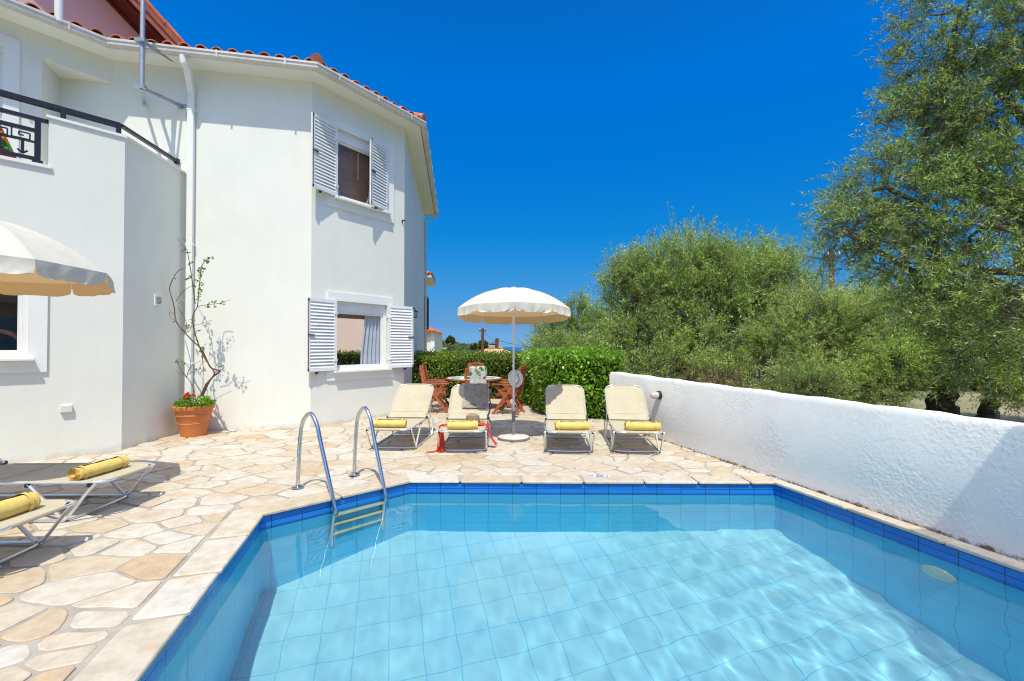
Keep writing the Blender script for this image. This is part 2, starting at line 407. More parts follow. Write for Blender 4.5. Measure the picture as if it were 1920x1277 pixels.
ys = sorted(set([-60, -30, -15] + list(np.arange(-8, 15, .25)) + list(range(15, 40, 2)) + [44, 50, 60, 70, 85, 100, 120, 150, 180, 220, 260, 300, 360, 420]))
M_EARTH = pm('dry_earth_and_grass', (.30, .25, .15), .95, var=.3, scale=.6, col2=(.16, .17, .06), bump=.6, bscale=12, detail=8)
tag(grid_mesh('ground', [float(x) for x in xs], [float(y) for y in ys], terr_h, M_EARTH, hole=offset_poly(POOL, [.45, .45, .45, .2, .45])), kind='structure')
M_SEA = pm('sea_water', (.010, .13, .42), .35, var=.1, scale=.002)
mb = MB(); mb.quad((-40000, 380, -29.5), (40000, 380, -29.5), (40000, 40000, -29.5), (-40000, 40000, -29.5))
tag(mb.build('sea', M_SEA), kind='structure')
M_HILL = pm('hillside_scrub', (.10, .14, .035), .95, var=.3, scale=.09, col2=(.045, .085, .02), detail=8, bump=.8, bscale=.5)
prof = [(790, 634), (812, 634), (830, 638), (850, 640), (865, 644), (885, 646), (905, 645), (922, 648), (938, 652), (952, 657), (985, 661)]
mb = MB(); ny = 7; cols = []
px = np.linspace(700, 1000, 90)
for k, x in enumerate(px):
    y = np.interp(x, [p[0] for p in prof], [p[1] for p in prof]) - .8 * math.sin(k * 1.7) * math.sin(k * .63 + 1)
    top = at(x, y, 260); col = []
    for j in range(ny):
        f = j / (ny - 1); Y = 95 + (260 - 95) * f
        ex = top.x * Y / 260
        col.append((ex + (top.x - ex) * .0, Y, -5 + (top.z + 5) * (f ** 1.5) + .25 * math.sin(k * .9 + j * 2.1) * (j not in (0, ny - 1))))
    col.append((top.x * 1.3, 360, -12)); cols.append(col)
vs = [p for c in cols for p in c]; n1 = ny + 1
fs = [(i * n1 + j, (i + 1) * n1 + j, (i + 1) * n1 + j + 1, i * n1 + j + 1) for i in range(len(cols) - 1) for j in range(n1 - 1)]
mb.add(vs, fs); tag(mb.build('hill', M_HILL, smooth=True), kind='structure')

# ================================================================== patio
bm = bmesh.new()
outer = [P3(-11, -1.2), P3(-11, 13.9), P3(.6, 13.9), WALL0 + P3(.05, .6), WALL0 + uW * 10.6 + P3(.05, 0)]
def loop(pts, z):
    vv = [bm.verts.new((p.x, p.y, z)) for p in pts]
    return [bm.edges.new((vv[i], vv[(i + 1) % len(vv)])) for i in range(len(vv))]
es = loop(outer, -.009) + loop(offset_poly(POOL, [.02] * 5), -.009)
bmesh.ops.triangle_fill(bm, edges=es, use_beauty=True)
bmesh.ops.recalc_face_normals(bm, faces=bm.faces)
if bm.faces[0].normal.z < 0: bmesh.ops.reverse_faces(bm, faces=bm.faces)
me = bpy.data.meshes.new('mortar_bed'); bm.to_mesh(me); bm.free(); me.materials.append(M_GROUT)
o = bpy.data.objects.new('mortar_bed', me); C.objects.link(o); tag(o, kind='structure')

HOUSEFOOT = [Fp, E, D, A, B, Cc, P3(-13, 18), P3(-14, 4)]
def clip(poly, p, n):
    """keep the side where (x-p).n <= 0"""
    out = []
    for i in range(len(poly)):
        a, b = poly[i - 1], poly[i]; da, db = (a - p).dot(n), (b - p).dot(n)
        if da <= 0: out.append(a)
        if da * db < 0: out.append(a + (b - a) * (da / (da - db)))
    return out
def chamfer(poly, k):
    out = []
    for i in range(len(poly)):
        a, b, c = poly[i - 1], poly[i], poly[(i + 1) % len(poly)]
        for q in (a, c):
            L = (q - b).length; out.append(b + (q - b) * min(k / max(L, 1e-6), .3))
    return out
def inset(poly, d):
    c = sum(poly, Vector((0, 0, 0))) / len(poly)
    n = len(poly); res = [v.copy() for v in poly]
    for i in range(n):
        a, b = poly[i - 1], poly[i]; u = (b - a)
        if u.length < 1e-6: continue
        u.normalize(); nn = P3(u.y, -u.x)
        if (c - a).dot(nn) > 0: nn = -nn
        res = clip(res, a - nn * d * random.uniform(.55, 1.5), nn)
        if len(res) < 3: return []
    return res
def slab(mb, poly, z0, z1, b=.004):
    n = len(poly)
    if n < 3: return
    ar = sum(poly[i - 1].x * poly[i].y - poly[i].x * poly[i - 1].y for i in range(n)) / 2
    if abs(ar) < .002: return
    if ar < 0: poly = poly[::-1]
    c = sum(poly, Vector((0, 0, 0))) / n
    vs = [(p.x, p.y, z0) for p in poly] + [(p.x, p.y, z1 - b) for p in poly] + [(p.x + (c.x - p.x) * b * 2 / max(.1, (c - p).length), p.y + (c.y - p.y) * b * 2 / max(.1, (c - p).length), z1) for p in poly]
    fs = [tuple(range(2 * n, 3 * n))] + [(k * n + i, k * n + (i + 1) % n, (k + 1) * n + (i + 1) % n, (k + 1) * n + i) for k in (0, 1) for i in range(n)]
    mb.add(vs, fs)
seeds = []; tries = 0; COPN = offset_poly(POOL, [x + .07 for x in WID])
while tries < 60000 and len(seeds) < 4200:
    tries += 1
    p = P3(random.uniform(-9.5, 4.2), random.uniform(-.6, 13.8))
    rmin = random.choice((.14, .20, .26, .31, .35))
    if inside(COPN, p): continue
    if all((p.x - q.x) ** 2 * .72 + (p.y - q.y) ** 2 * 1.35 > max(rmin, q.z) ** 2 for q in seeds): seeds.append(P3(p.x, p.y, rmin))
seeds = [P3(s.x, s.y) for s in seeds]
mb = MB()
for i, s_ in enumerate(seeds):
    if inside(HOUSEFOOT, s_) or inside(COP, s_): continue
    if (s_ - WALL0).dot(nW) < -.12 and s_.y < WALL0.y: continue
    if s_.x > .5 and s_.y > 10.2: continue
    near = sorted((q for q in seeds if q is not s_ and (q - s_).length < 1.2), key=lambda q: (q - s_).length)[:16]
    poly = [s_ + P3(a, b) for a, b in ((-.8, -.6), (.8, -.6), (.8, .6), (-.8, .6))]
    for q in near:
        m_ = (s_ + q) / 2; nn = q - s_
        nn = P3(nn.x * .72, nn.y * 1.35)          # stones lie a little longer across than deep
        poly = clip(poly, m_, nn.normalized())
        if len(poly) < 3: break
    if len(poly) < 3: continue
    # keep clear of the coping
    best = max(range(5), key=lambda k: (s_ - COP[k]).dot(P3(-(COP[(k + 1) % 5] - COP[k]).normalized().y, (COP[(k + 1) % 5] - COP[k]).normalized().x)))
    u = (COP[(best + 1) % 5] - COP[best]).normalized(); nn = P3(-u.y, u.x)
    poly = clip(poly, COP[best] + nn * .02, -nn)
    if len(poly) < 3: continue
    poly = inset(poly, .0135)
    if len(poly) < 3: continue
    poly = chamfer(poly, random.uniform(.008, .035))
    # broken edges: each side gets an irregular waver
    rag = []
    for k in range(len(poly)):
        a_, b_ = poly[k], poly[(k + 1) % len(poly)]; L_e = (b_ - a_).length; m_n = max(1, int(L_e / .07)); nn_ = P3((b_ - a_).y, -(b_ - a_).x)
        nn_ = nn_.normalized() if nn_.length > 1e-6 else nn_
        for j in range(m_n): rag.append(a_.lerp(b_, j / m_n) + nn_ * random.gauss(0, .0035) * (j > 0))
    poly = rag
    slab(mb, poly, -.02, random.uniform(-.004, .003))
tag(mb.build('stone_paving', M_STONE), kind='structure')

# ================================================================== pool
pool = thing('pool', 'pale blue tiled swimming pool with a dark blue waterline band and stone coping', 'swimming pool', (0, 0, 0))
mb = MB()
for i in range(5):
    a, b = POOL[i] , POOL[(i + 1) % 5]; u = (b - a).normalized(); L = (b - a).length; nn = P3(-u.y, u.x)
    t = -.05 if i in (0, 1, 2) else 0
    W_ = WID[i]; c0, c1 = COP[i], COP[(i + 1) % 5]
    s0 = 0
    while s0 < L - .01:
        ln = random.uniform(.45, .75) if i != 3 else random.uniform(.7, 1.0)
        s1 = s0 + ln
        if s1 > L - .25: s1 = L
        g = .007
        f0, f1 = s0 / L, s1 / L; sk = random.uniform(-.05, .05)
        ov = .025
        poly = [a + u * (s0 + (0 if s0 == 0 else g)) - nn * ov, a + u * (s1 - (0 if s1 == L else g)) - nn * (ov + random.uniform(-.006, .006)),
                (c1 if s1 == L else a + u * (s1 - g + sk) + nn * (W_ - .012)), (c0 if s0 == 0 else a + u * (s0 + g) + nn * (W_ - .012))]
        slab(mb, chamfer(poly, .014), -.014, .010 + random.uniform(-.002, .002), .008)
        s0 = s1
mb.build('coping', M_STONE, pool)
mb = MB()
for i in range(5):
    a, b = POOL[i], POOL[(i + 1) % 5]; u = (b - a).normalized(); nn = P3(-u.y, u.x); q_ = lambda p, z: (p.x - nn.x * .004, p.y - nn.y * .004, z)
    mb.quad(q_(b, -.026), q_(b, -.012), q_(a, -.012), q_(a, -.026))
mb.build('coping_joint', pm('dark_joint', (.015, .03, .022), .8, var=.3, scale=30), pool)
BLUE = tile_mat('waterline_tile', (.010, .19, .62), (.02, .06, .14), .267, .105, .004, .10, .12)
PALE = tile_mat('pool_tile', (.12, .70, 1.0), (.07, .50, .82), .267, .267, .0045, .03, .25)
FLOORT = tile_mat('pool_floor_tile', (.31, .655, .745), (.15, .52, .70), .267, .267, .0038, .03, .25)
WATER = -.125
def floor_z(p): return WATER - 1.10 - .24 * (5.1 - p.y) * (1 if p.y < 5.1 else 0)
mb1, mb2 = MB(), MB(); run = 0
for i in range(5):
    a, b = POOL[i], POOL[(i + 1) % 5]; L = (b - a).length
    up = lambda p, z: (p.x, p.y, z)
    n = 12
    for k in range(n):
        p, q = a.lerp(b, k / n), a.lerp(b, (k + 1) / n); s0, s1 = run + L * k / n, run + L * (k + 1) / n
        mb1.quad(up(q, -.185), up(q, -.013), up(p, -.013), up(p, -.185), uv=[(s1, -.185 + .5), (s1, -.013 + .5), (s0, -.013 + .5), (s0, -.185 + .5)])
        zp, zq = floor_z(p), floor_z(q)
        mb2.quad(up(q, zq), up(q, -.185), up(p, -.185), up(p, zp), uv=[(s1, zq + 5), (s1, -.185 + 5), (s0, -.185 + 5), (s0, zp + 5)])
    run += round(L / .267) * .267 if i else L
tb = mb1.build('tile_band', BLUE, pool); bw = mb2.build('basin_wall', PALE, pool)
mb = MB(); ca, sa = math.cos(R(-14.7)), math.sin(R(-14.7))
vs = [(p.x, p.y, floor_z(p)) for p in POOL]
mb.uv[0] = [(p.x * ca - p.y * sa * -1, -p.x * sa * -1 * -1 + p.y * ca) for p in POOL[::-1]]
mb.uv[0] = [(p.x * math.cos(R(15)) + p.y * math.sin(R(15)), -p.x * math.sin(R(15)) + p.y * math.cos(R(15))) for p in POOL[::-1]]
mb.add(vs[::-1], [(0, 1, 2, 3, 4)])
# triangulation keeps the sloping floor planar enough
bf = mb.build('basin_floor', FLOORT, pool)
for o in (tb, bw, bf): o.cycles.is_caustics_receiver = True
# underwater lamp on the right wall
d0 = at(1665, 1050, 3.75); wl = POOL[3] + uR * 1.55
nin = P3(uR.y, -uR.x); nin = nin if nin.x < 0 else -nin
Mx = nin.to_track_quat('Z', 'Y').to_matrix()
mb = MB(); mb.lathe([(.0, .035), (.09, .03), (.115, .015), (.12, 0)], 24, M=Mx)
pl_ = mb.build('underwater_lamp', pm('lamp_lens', (.80, .86, .70), .3, var=.03), pool, smooth=True, loc=(wl.x, wl.y, -.50)); pl_.cycles.is_caustics_receiver = True
# depth marker, turned to be read from the water
g0, g1 = gnd(1101, 892.5, .014), gnd(1143, 893.2, .014)
ctr = (g0 + g1) / 2; Wm = (g1 - g0).length
mk = thing('depth_marker', 'white and blue depth marker tile reading 1.00 m on the far coping', 'depth marker', (ctr.x, ctr.y, .0145), math.atan2(g1.y - g0.y, g1.x - g0.x))
mb = MB(); mb.box((0, 0, .001), (Wm, .058, .004)); mb.build('plate', pm('white_glaze', (.75, .78, .8), .2, var=.02), mk)
cu = bpy.data.curves.new('lettering', 'FONT'); cu.body = '1.00 m'; cu.size = .082; cu.align_x = 'CENTER'; cu.align_y = 'CENTER'; cu.extrude = .001
cu.offset = .0015; cu.space_character = 1.05
cu.materials.append(pm('blue_glaze', (.03, .22, .62), .3, var=.02))
o = bpy.data.objects.new('lettering', cu); C.objects.link(o); bpy.context.view_layer.update()
lm = bpy.data.meshes.new_from_object(o.evaluated_get(bpy.context.evaluated_depsgraph_get())); bpy.data.objects.remove(o)
o = bpy.data.objects.new('lettering', lm); C.objects.link(o); o.parent = mk; o.location = (0, 0, .0045); o.rotation_euler = (0, 0, PI)

# water surface: real ripples, calmer on the far left
nx = ny = 380
x0, x1, y0, y1 = -2.35, 4.15, .2, 5.15
X, Y = np.meshgrid(np.linspace(x0, x1, nx), np.linspace(y0, y1, ny)); Z = np.zeros_like(X)
r2 = np.random.default_rng(5)
for k in range(60):
    lam = r2.uniform(.09, .5); th = r2.normal(.35, .9); ph = r2.uniform(0, 6.28)
    Z += (lam ** 1.25) * .00105 * np.sin(2 * PI / lam * (X * math.cos(th) + Y * math.sin(th)) + ph + .8 * np.sin(1.7 * X + .9 * Y + k))
amp = .22 + .70 / (1 + np.exp(-(X * .9 - (Y - 2.6) * .75 - .9) * 1.6))
Z = Z * amp + WATER
keep = np.zeros((ny, nx), bool); PP = offset_poly(POOL, [.015] * 5)
for j in range(ny):
    for i in range(nx): keep[j, i] = inside(PP, P3(X[j, i], Y[j, i]))
idx = np.arange(nx * ny).reshape(ny, nx)
q = np.stack([idx[:-1, :-1], idx[:-1, 1:], idx[1:, 1:], idx[1:, :-1]], -1)
kk = keep[:-1, :-1] | keep[:-1, 1:] | keep[1:, 1:] | keep[1:, :-1]
me = bpy.data.meshes.new('pool_water'); me.from_pydata(np.stack([X, Y, Z], -1).reshape(-1, 3).tolist(), [], q[kk].tolist())
me.polygons.foreach_set('use_smooth', [True] * len(me.polygons))
m, nt, b = newmat('pool_water'); nt.nodes.remove(b)
g = nt.nodes.new('ShaderNodeBsdfRefraction'); g.inputs['IOR'].default_value = 1.33; g.inputs['Roughness'].default_value = 0; g.inputs['Color'].default_value = (.93, .985, 1, 1)
gl = nt.nodes.new('ShaderNodeBsdfGlossy'); gl.inputs['Roughness'].default_value = 0
fr = nt.nodes.new('ShaderNodeFresnel'); fr.inputs['IOR'].default_value = 1.33
mx = nt.nodes.new('ShaderNodeMixShader'); nt.links.new(fr.outputs[0], mx.inputs[0]); nt.links.new(g.outputs[0], mx.inputs[1]); nt.links.new(gl.outputs[0], mx.inputs[2])
nt.links.new(mx.outputs[0], nt.nodes['Material Output'].inputs['Surface'])
me.materials.append(m); wo = bpy.data.objects.new('pool_water', me); C.objects.link(wo); tag(wo, kind='structure')
wo.cycles.is_caustics_caster = True

# ladder
lad = thing('pool_ladder', 'stainless steel pool ladder with two curved handrails at the chamfered corner', 'pool ladder', (0, 0, 0))
cu_ = (POOL[2] - POOL[1]).normalized(); cn = P3(-cu_.y, cu_.x)         # outward from the pool
def rail(pb, pe):
    """px of the deck foot and of the point where the rail meets the water"""
    f = gnd(*pb, .01); e = gnd(*pe, WATER); e = P3(e.x, e.y, WATER)
    h = e - f; h.z = 0
    ap = f + h * .34; top = .80
    pts = [f, f + P3(0, 0, .5) + h * .06, f + P3(0, 0, .70) + h * .14, ap + P3(0, 0, top), f + h * .52 + P3(0, 0, .70), f + h * .64 + P3(0, 0, .5), f + h * .93 + P3(0, 0, .03), e, e + P3(0, 0, -.10) - h * .05, e + P3(0, 0, -.85) - h * .10]
    return smooth_path(pts, 6), f, e
rails = []
for pb, pe in (((558, 914), (628, 962)), ((664, 890), (723, 938))):
    pts, f, e = rail(pb, pe); mb = MB(); mb.tube(pts, .0205, 12); h_ = mb.build('handrail', M_STEEL, lad, smooth=True); h_.cycles.is_caustics_receiver = True
    mb = MB(); mb.lathe([(.0, .028), (.03, .028), (.05, .018), (.062, .012), (.064, .006), (.064, 0)], 20, f); mb.build('flange', M_STEEL, h_, smooth=True)
    rails.append((f, e))
M_TREAD = pm('ladder_tread', (.62, .60, .34), .5, var=.1)
for k, z in enumerate((-.22, -.47, -.72)):
    a, b = rails[0][1], rails[1][1]; h = -(a - rails[0][0]); h.z = 0; h = h.normalized() * (.03 + .02 * k)
    mb = MB(); mb.bar(P3(a.x, a.y, z) + h, P3(b.x, b.y, z) + h, .075, .022)
    o = mb.build('step', M_TREAD, lad, bevel=.006); o.cycles.is_caustics_receiver = True
# ================================================================== villa
villa = thing('villa', 'two storey white villa with angled bay, shutters and terracotta tiled roof beside the pool', 'house', (0, 0, 0))
def wpt(P, u, n, s, z, off=0.0): q = P + u * s + n * off; return Vector((q.x, q.y, z))
def panel(mb, P, u, n, s0, s1, z0, z1, ops=(), depth=.16, mat=0):
    S = sorted({s0, s1, *[o[0] for o in ops], *[o[1] for o in ops]}); Zs = sorted({z0, z1, *[o[2] for o in ops], *[o[3] for o in ops]})
    w = lambda s, z, o=0.: wpt(P, u, n, s, z, o)
    for i in range(len(S) - 1):
        for j in range(len(Zs) - 1):
            cs, cz = (S[i] + S[i + 1]) / 2, (Zs[j] + Zs[j + 1]) / 2
            if any(o[0] < cs < o[1] and o[2] < cz < o[3] for o in ops): continue
            for off, fl in ((0, 0), (-.2, 1)):
                q = [w(S[i], Zs[j], off), w(S[i + 1], Zs[j], off), w(S[i + 1], Zs[j + 1], off), w(S[i], Zs[j + 1], off)]
                mb.quad(*(q[::-1] if fl else q), mat=mat)
    for a, b, c, d in ops:
        mb.quad(w(a, c), w(b, c), w(b, c, -.2), w(a, c, -.2), mat=mat); mb.quad(w(a, d, -.2), w(b, d, -.2), w(b, d), w(a, d), mat=mat)
        mb.quad(w(a, c, -.2), w(a, d, -.2), w(a, d), w(a, c), mat=mat); mb.quad(w(b, c), w(b, d), w(b, d, -.2), w(b, c, -.2), mat=mat)

# openings on the bay facet, measured on the wall
WS0, WS1 = .49, 1.76
LZ0, LZ1 = 1.03, 2.40
UZ0, UZ1 = 4.42, 5.80
# left window on the angled left wall
ls1, lz0 = hit(E, uL, 53, 671); LW = (ls1 - 1.3, ls1, lz0, lz0 + 1.35)
sP, zP = hit(E, uL, 92, 216)              # end of the high parapet
_, zLow = hit(E, uL, 95, 316)             # low part of the balcony parapet
mb = MB()
panel(mb, A, uF, nF, 0, 2.252, -.1, EAVE, [(WS0, WS1, LZ0, LZ1), (WS0, WS1, UZ0, UZ1)])
panel(mb, B, uS, nS, 0, 6.45, -.1, EAVE)
panel(mb, D, uM, nM, -.0, (A - D).length, -.1, EAVE)
# recessed upper corner behind the balcony
Hh = G - uM * .80; J = G - uG * .87
panel(mb, Hh, (D - Hh).normalized(), P3((D - Hh).normalized().y, -(D - Hh).normalized().x), 0, (D - Hh).length, 3.5, 6.07)
panel(mb, J, (Hh - J).normalized(), P3((Hh - J).normalized().y, -(Hh - J).normalized().x), 0, (Hh - J).length, 3.5, 6.07)
dw = hit(J, uG, 6, 100)[0]
panel(mb, Gp, uG, nG, 0, (J - Gp).length, 3.5, EAVE, [((J - Gp).length + dw - 1.2, (J - Gp).length + dw, 3.6, 5.95)])
panel(mb, J, uG, nG, 0, (G - J).length, 6.07, EAVE); panel(mb, G, uM, nM, 0, (D - G).length, 6.07, EAVE)
mb.add([(G.x, G.y, 6.07), (J.x, J.y, 6.07), (Hh.x, Hh.y, 6.07)], [(0, 1, 2)])
# back and far left sides close the building
BW = P3(-13.5, 18.3); ub = (BW - Cc).normalized(); nb = P3(ub.y, -ub.x)
bs0 = hit(Cc, ub, 690, 690)[0]; bs1 = hit(Cc, ub, 612, 690)[0]
panel(mb, Cc, ub, nb, 0, (BW - Cc).length, -.1, EAVE, [(bs0, bs1, .55, 2.72)])
BL = P3(-13.5, 4.6); ul = (BL - BW).normalized(); panel(mb, BW, ul, P3(ul.y, -ul.x), 0, (BL - BW).length, -.1, EAVE)
ul2 = (Gp - BL).normalized(); panel(mb, BL, ul2, P3(ul2.y, -ul2.x), 0, (Gp - BL).length, -.1, EAVE)
mb.build('wall', M_WALL, villa)
# ground floor block under the balcony, with its parapets
mb = MB(); Ll = (E - Fp).length
panel(mb, Fp, uL, nL, 0, Ll + sP, -.1, zLow, [(Ll + LW[0], Ll + LW[1], LW[2], LW[3])])
panel(mb, E, uL, nL, sP, 0, -.1, PAR)
panel(mb, E, uE, nE, 0, (D - E).length, -.1, PAR)
w = lambda s, z, o: wpt(E, uL, nL, s, z, o)
mb.quad(w(sP, zLow, 0), w(sP, PAR, 0), w(sP, PAR, -.2), w(sP, zLow, -.2))
mb.build('balcony_parapet', M_WALL, villa)
mb = MB(); mb.prism([Fp + P3(-.25, .2), E + P3(-.25, .1), D + P3(-.2, .1), G + P3(-.1, .1), Gp + P3(-.1, .1)], 3.3, 3.5); mb.build('balcony_floor', M_TRIM, villa)
mb = MB()
mb.bar(w(sP - .03, PAR + .012, -.1), w(.02, PAR + .012, -.1), .25, .035)
we = lambda s, z, o: wpt(E, uE, nE, s, z, o)
mb.bar(we(.0, PAR + .012, -.1), we((D - E).length - .01, PAR + .012, -.1), .25, .034)
mb.bar(w(-Ll, zLow + .012, -.1), w(sP + .03, zLow + .012, -.1), .26, .04)
mb.build('parapet_coping', M_TRIM, villa)
# interior: room lining and dark upper room
M_ROOM = pm('room_paint', (.42, .30, .20), .9, var=.05)
mb = MB()
inn = [A + P3(-.35, .35), B + P3(-.45, .05), Cc + P3(-.3, -.35), Cc + ub * 4.6 + P3(0, -.35), P3(-8.2, 9.5)]
for i in range(4):
    a, b = inn[i], inn[(i + 1) % 5]
    if i == 2: continue
mb.prism([P3(-13, 7.9), P3(-6.2, 8.3), A + P3(-.25, .22), B + P3(-.3, 0), Cc + P3(-.25, -.3), P3(-13, 17.6)], 3.0, 3.25)
mb.prism([P3(-13, 7.9), P3(-6.2, 8.3), A + P3(-.25, .22), B + P3(-.3, 0), Cc + P3(-.25, -.3), P3(-13, 17.6)], -.05, .05)
mb.box((-8.3, 13, 1.55), (.1, 9.6, 3.0))
mb.build('interior', M_ROOM, villa)

# ---- windows
M_BLIND = pm('brown_blind', (.34, .18, .10), .7, var=.12, scale=3)
M_CURT = fabric('white_curtain', (.86, .86, .86), (.85, .85, .85), .35)
M_LACE = fabric('lilac_lace', (.48, .48, .72), (.4, .4, .6), .3)
def window(P, u, n, s0, s1, z0, z1, kind):
    w = lambda s, z, o: wpt(P, u, n, s, z, o)
    f = .055; mb = MB(); o = -.075
    for a, b in (((s0, z0 + f / 2), (s1, z0 + f / 2)), ((s0, z1 - f / 2), (s1, z1 - f / 2)), ((s0 + f / 2, z0 + f), (s0 + f / 2, z1 - f)), ((s1 - f / 2, z0 + f), (s1 - f / 2, z1 - f))):
        mb.bar(w(*a, o), w(*b, o), .06, f, up=n) if abs(a[1] - b[1]) < .01 else mb.bar(w(*a, o), w(*b, o), f, .06, up=n)
    i0, i1, j0, j1 = s0 + f, s1 - f, z0 + f, z1 - f
    if kind != 'left':
        zb = z1 - .20                                                       # roller box
        mb.bar(w(s0 + .01, z1 - .10, -.105), w(s1 - .01, z1 - .10, -.105), .13, .20)
        j1 = zb
    g = .045
    sash = [(i0, i1)] if kind != 'left' else [(i0, i1)]
    for a, b in sash:
        for (p, q) in (((a, j0 + g / 2), (b, j0 + g / 2)), ((a, j1 - g / 2), (b, j1 - g / 2)), ((a + g / 2, j0 + g), (a + g / 2, j1 - g)), ((b - g / 2, j0 + g), (b - g / 2, j1 - g))):
            mb.bar(w(*p, o - .012), w(*q, o - .012), g, g, up=n)
    win = mb.build('window', M_WHITE, villa, bevel=.004)
    mb = MB()
    mb.quad(w(i0 + .03, j0 + .03, o - .015), w(i1 - .03, j0 + .03, o - .015), w(i1 - .03, j1 - .03, o - .015), w(i0 + .03, j1 - .03, o - .015)); mb.build('pane', M_GLASS, win)
    mb = MB(); mb.bar(w(s0 - .05, z0 - .018, -.01), w(s1 + .05, z0 - .018, -.01), .26, .035); mb.build('sill', M_TRIM, win, bevel=.004)
    # raised plaster band round the opening
    mb = MB(); e = .17; t = .028
    for a, b in (((s0 - e, z0 - e - .02), (s1 + e, z0 - .04)), ((s0 - e, z1), (s1 + e, z1 + e)), ((s0 - e, z0 - .04), (s0, z1)), ((s1, z0 - .04), (s1 + e, z1))):
        c = [w(a[0], a[1], t), w(b[0], a[1], t), w(b[0], b[1], t), w(a[0], b[1], t)]; d = [w(a[0], a[1], -.01), w(b[0], a[1], -.01), w(b[0], b[1], -.01), w(a[0], b[1], -.01)]
        mb.add(c + d, [(0, 1, 2, 3), (0, 4, 5, 1), (1, 5, 6, 2), (2, 6, 7, 3), (3, 7, 4, 0)])
    mb.build('surround', M_TRIM, win)
    return win, w
def curtain(win, w, pts_a, pts_b, m, off=-.135, waves=5, amp=.025):
    """hanging cloth between two edge curves given as lists of (s, z)"""
    mb = MB(); nu = 26; rows = len(pts_a)
    vs = []
    for (sa, za), (sb, zb) in zip(pts_a, pts_b):
        for k in range(nu + 1):
            f = k / nu; vs.append(w(sa + (sb - sa) * f, za + (zb - za) * f, off + amp * math.sin(f * waves * 2 * PI)))
    fs = [(r * (nu + 1) + k, r * (nu + 1) + k + 1, (r + 1) * (nu + 1) + k + 1, (r + 1) * (nu + 1) + k) for r in range(rows - 1) for k in range(nu)]
    mb.add(vs, fs); mb.build('curtain', m, win, smooth=True)
win, w_ = window(A, uF, nF, WS0, WS1, LZ0, LZ1, 'lower')
curtain(win, w_, [(1.30, 2.2), (1.26, 1.8), (1.20, 1.4), (1.18, 1.06)], [(1.72, 2.2), (1.72, 1.8), (1.72, 1.4), (1.72, 1.06)], M_CURT)
mb = MB(); mb.bar(w_(.58, 2.13, -.23), w_(1.66, 2.13, -.23), .02, .10); mb.build('blind', M_BLIND, win)
win, w_ = window(A, uF, nF, WS0, WS1, UZ0, UZ1, 'upper')
curtain(win, w_, [(.5, 5.6), (.5, 5.1), (.5, 4.7), (.5, 4.45)], [(.60, 5.6), (.60, 5.1), (.66, 4.7), (.74, 4.45)], M_LACE, waves=2)
curtain(win, w_, [(1.42, 5.6), (1.42, 5.1), (1.36, 4.7), (1.28, 4.45)], [(1.72, 5.6), (1.72, 5.1), (1.72, 4.7), (1.72, 4.45)], M_LACE, waves=4)
mb = MB()
for k in range(16):
    z = UZ0 + .02 + k * .078; mb.bar(w_(.5, z, -.19 + .006 * (k % 2)), w_(1.74, z, -.19 + .006 * (k % 2)), .012, .077)
mb.build('blind', M_BLIND, win)
mb = MB(); mb.tube([w_(1.12, 5.55, -.15), w_(1.12, 5.0, -.15)], .008, 6); mb.build('blind_wand', M_WHITE, win)
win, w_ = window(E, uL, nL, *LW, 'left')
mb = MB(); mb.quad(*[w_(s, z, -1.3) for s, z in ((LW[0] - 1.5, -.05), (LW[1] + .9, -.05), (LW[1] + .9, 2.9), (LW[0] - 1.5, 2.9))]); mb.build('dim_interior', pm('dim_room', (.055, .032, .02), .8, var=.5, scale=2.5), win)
mb = MB(); mb.tube([w_(LW[1] - .05 - .26 + .26 * math.cos(a), LW[2] + .16 + .20 * math.sin(a), -.42) for a in np.linspace(-.4, PI + .4, 18)], .03, 8); mb.build('chair_back', M_TEAK, win, smooth=True)

# ---- shutters
def shutter(P, u, n, s_h, side, z0, z1, width, ang, label=None):
    """hinged at s_h; side -1 opens towards -u. ang: degrees away from lying flat on the wall"""
    dirv = (u * side); x = (dirv * math.cos(R(ang)) + n * math.sin(R(ang))); x.z = 0; x.normalize()
    yv = P3(-x.y, x.x); yv = yv if yv.dot(n) > 0 else -yv
    base = wpt(P, u, n, s_h, 0, .055)
    q = lambda a, z, o=0.: base + x * a + P3(0, 0, z) + yv * o
    mb = MB(); st = .058; T = .035
    mb.bar(q(st / 2, z0), q(st / 2, z1), st, T, up=yv); mb.bar(q(width - st / 2, z0), q(width - st / 2, z1), st, T, up=yv)
    for z in (z0 + st / 2, z1 - st / 2): mb.bar(q(st, z), q(width - st, z), T - .003, st)
    k = 20; hgt = (z1 - z0 - 2 * st) / k
    for i in range(k):
        z = z0 + st + hgt * (i + .5)
        a, b = q(st - .005, z), q(width - st + .005, z)
        mb.bar(a, b, .010, hgt * 1.12, up=(yv * -.42 + P3(0, 0, 1)).normalized())
    sh = mb.build('shutter', M_WHITE, villa)
    mb = MB()
    for z in (z0 + .03, z1 - .03): mb.bar(q(width - .02, z - .02, .022), q(width - .02, z + .02, .022), .025, .012, up=yv)
    zc = (z0 + z1) / 2
    mb.bar(q(width - .02, z0 + .03, .02), q(width - .02, z1 - .03, .02), .010, .008, up=yv)
    mb.bar(q(width - .14, zc, .026), q(width - .01, zc, .026), .02, .018)
    mb.bar(q(width * .62, z0 - .03, -.01), q(width * .62 + .05, z0 - .03, -.01), .03, .03); mb.bar(q(width * .62 + .05, z0 - .06, 0), q(width * .62 + .05, z0 - .02, 0), .02, .02)
    mb.build('latch', M_BLACK, sh)
    mb = MB()
    for z in (z0 + .2, z1 - .25): mb = MB(); mb.bar(q(-.02, z, -.01), q(.07, z, .01), .05, .05); mb.build('hinge', M_WHITE, sh)
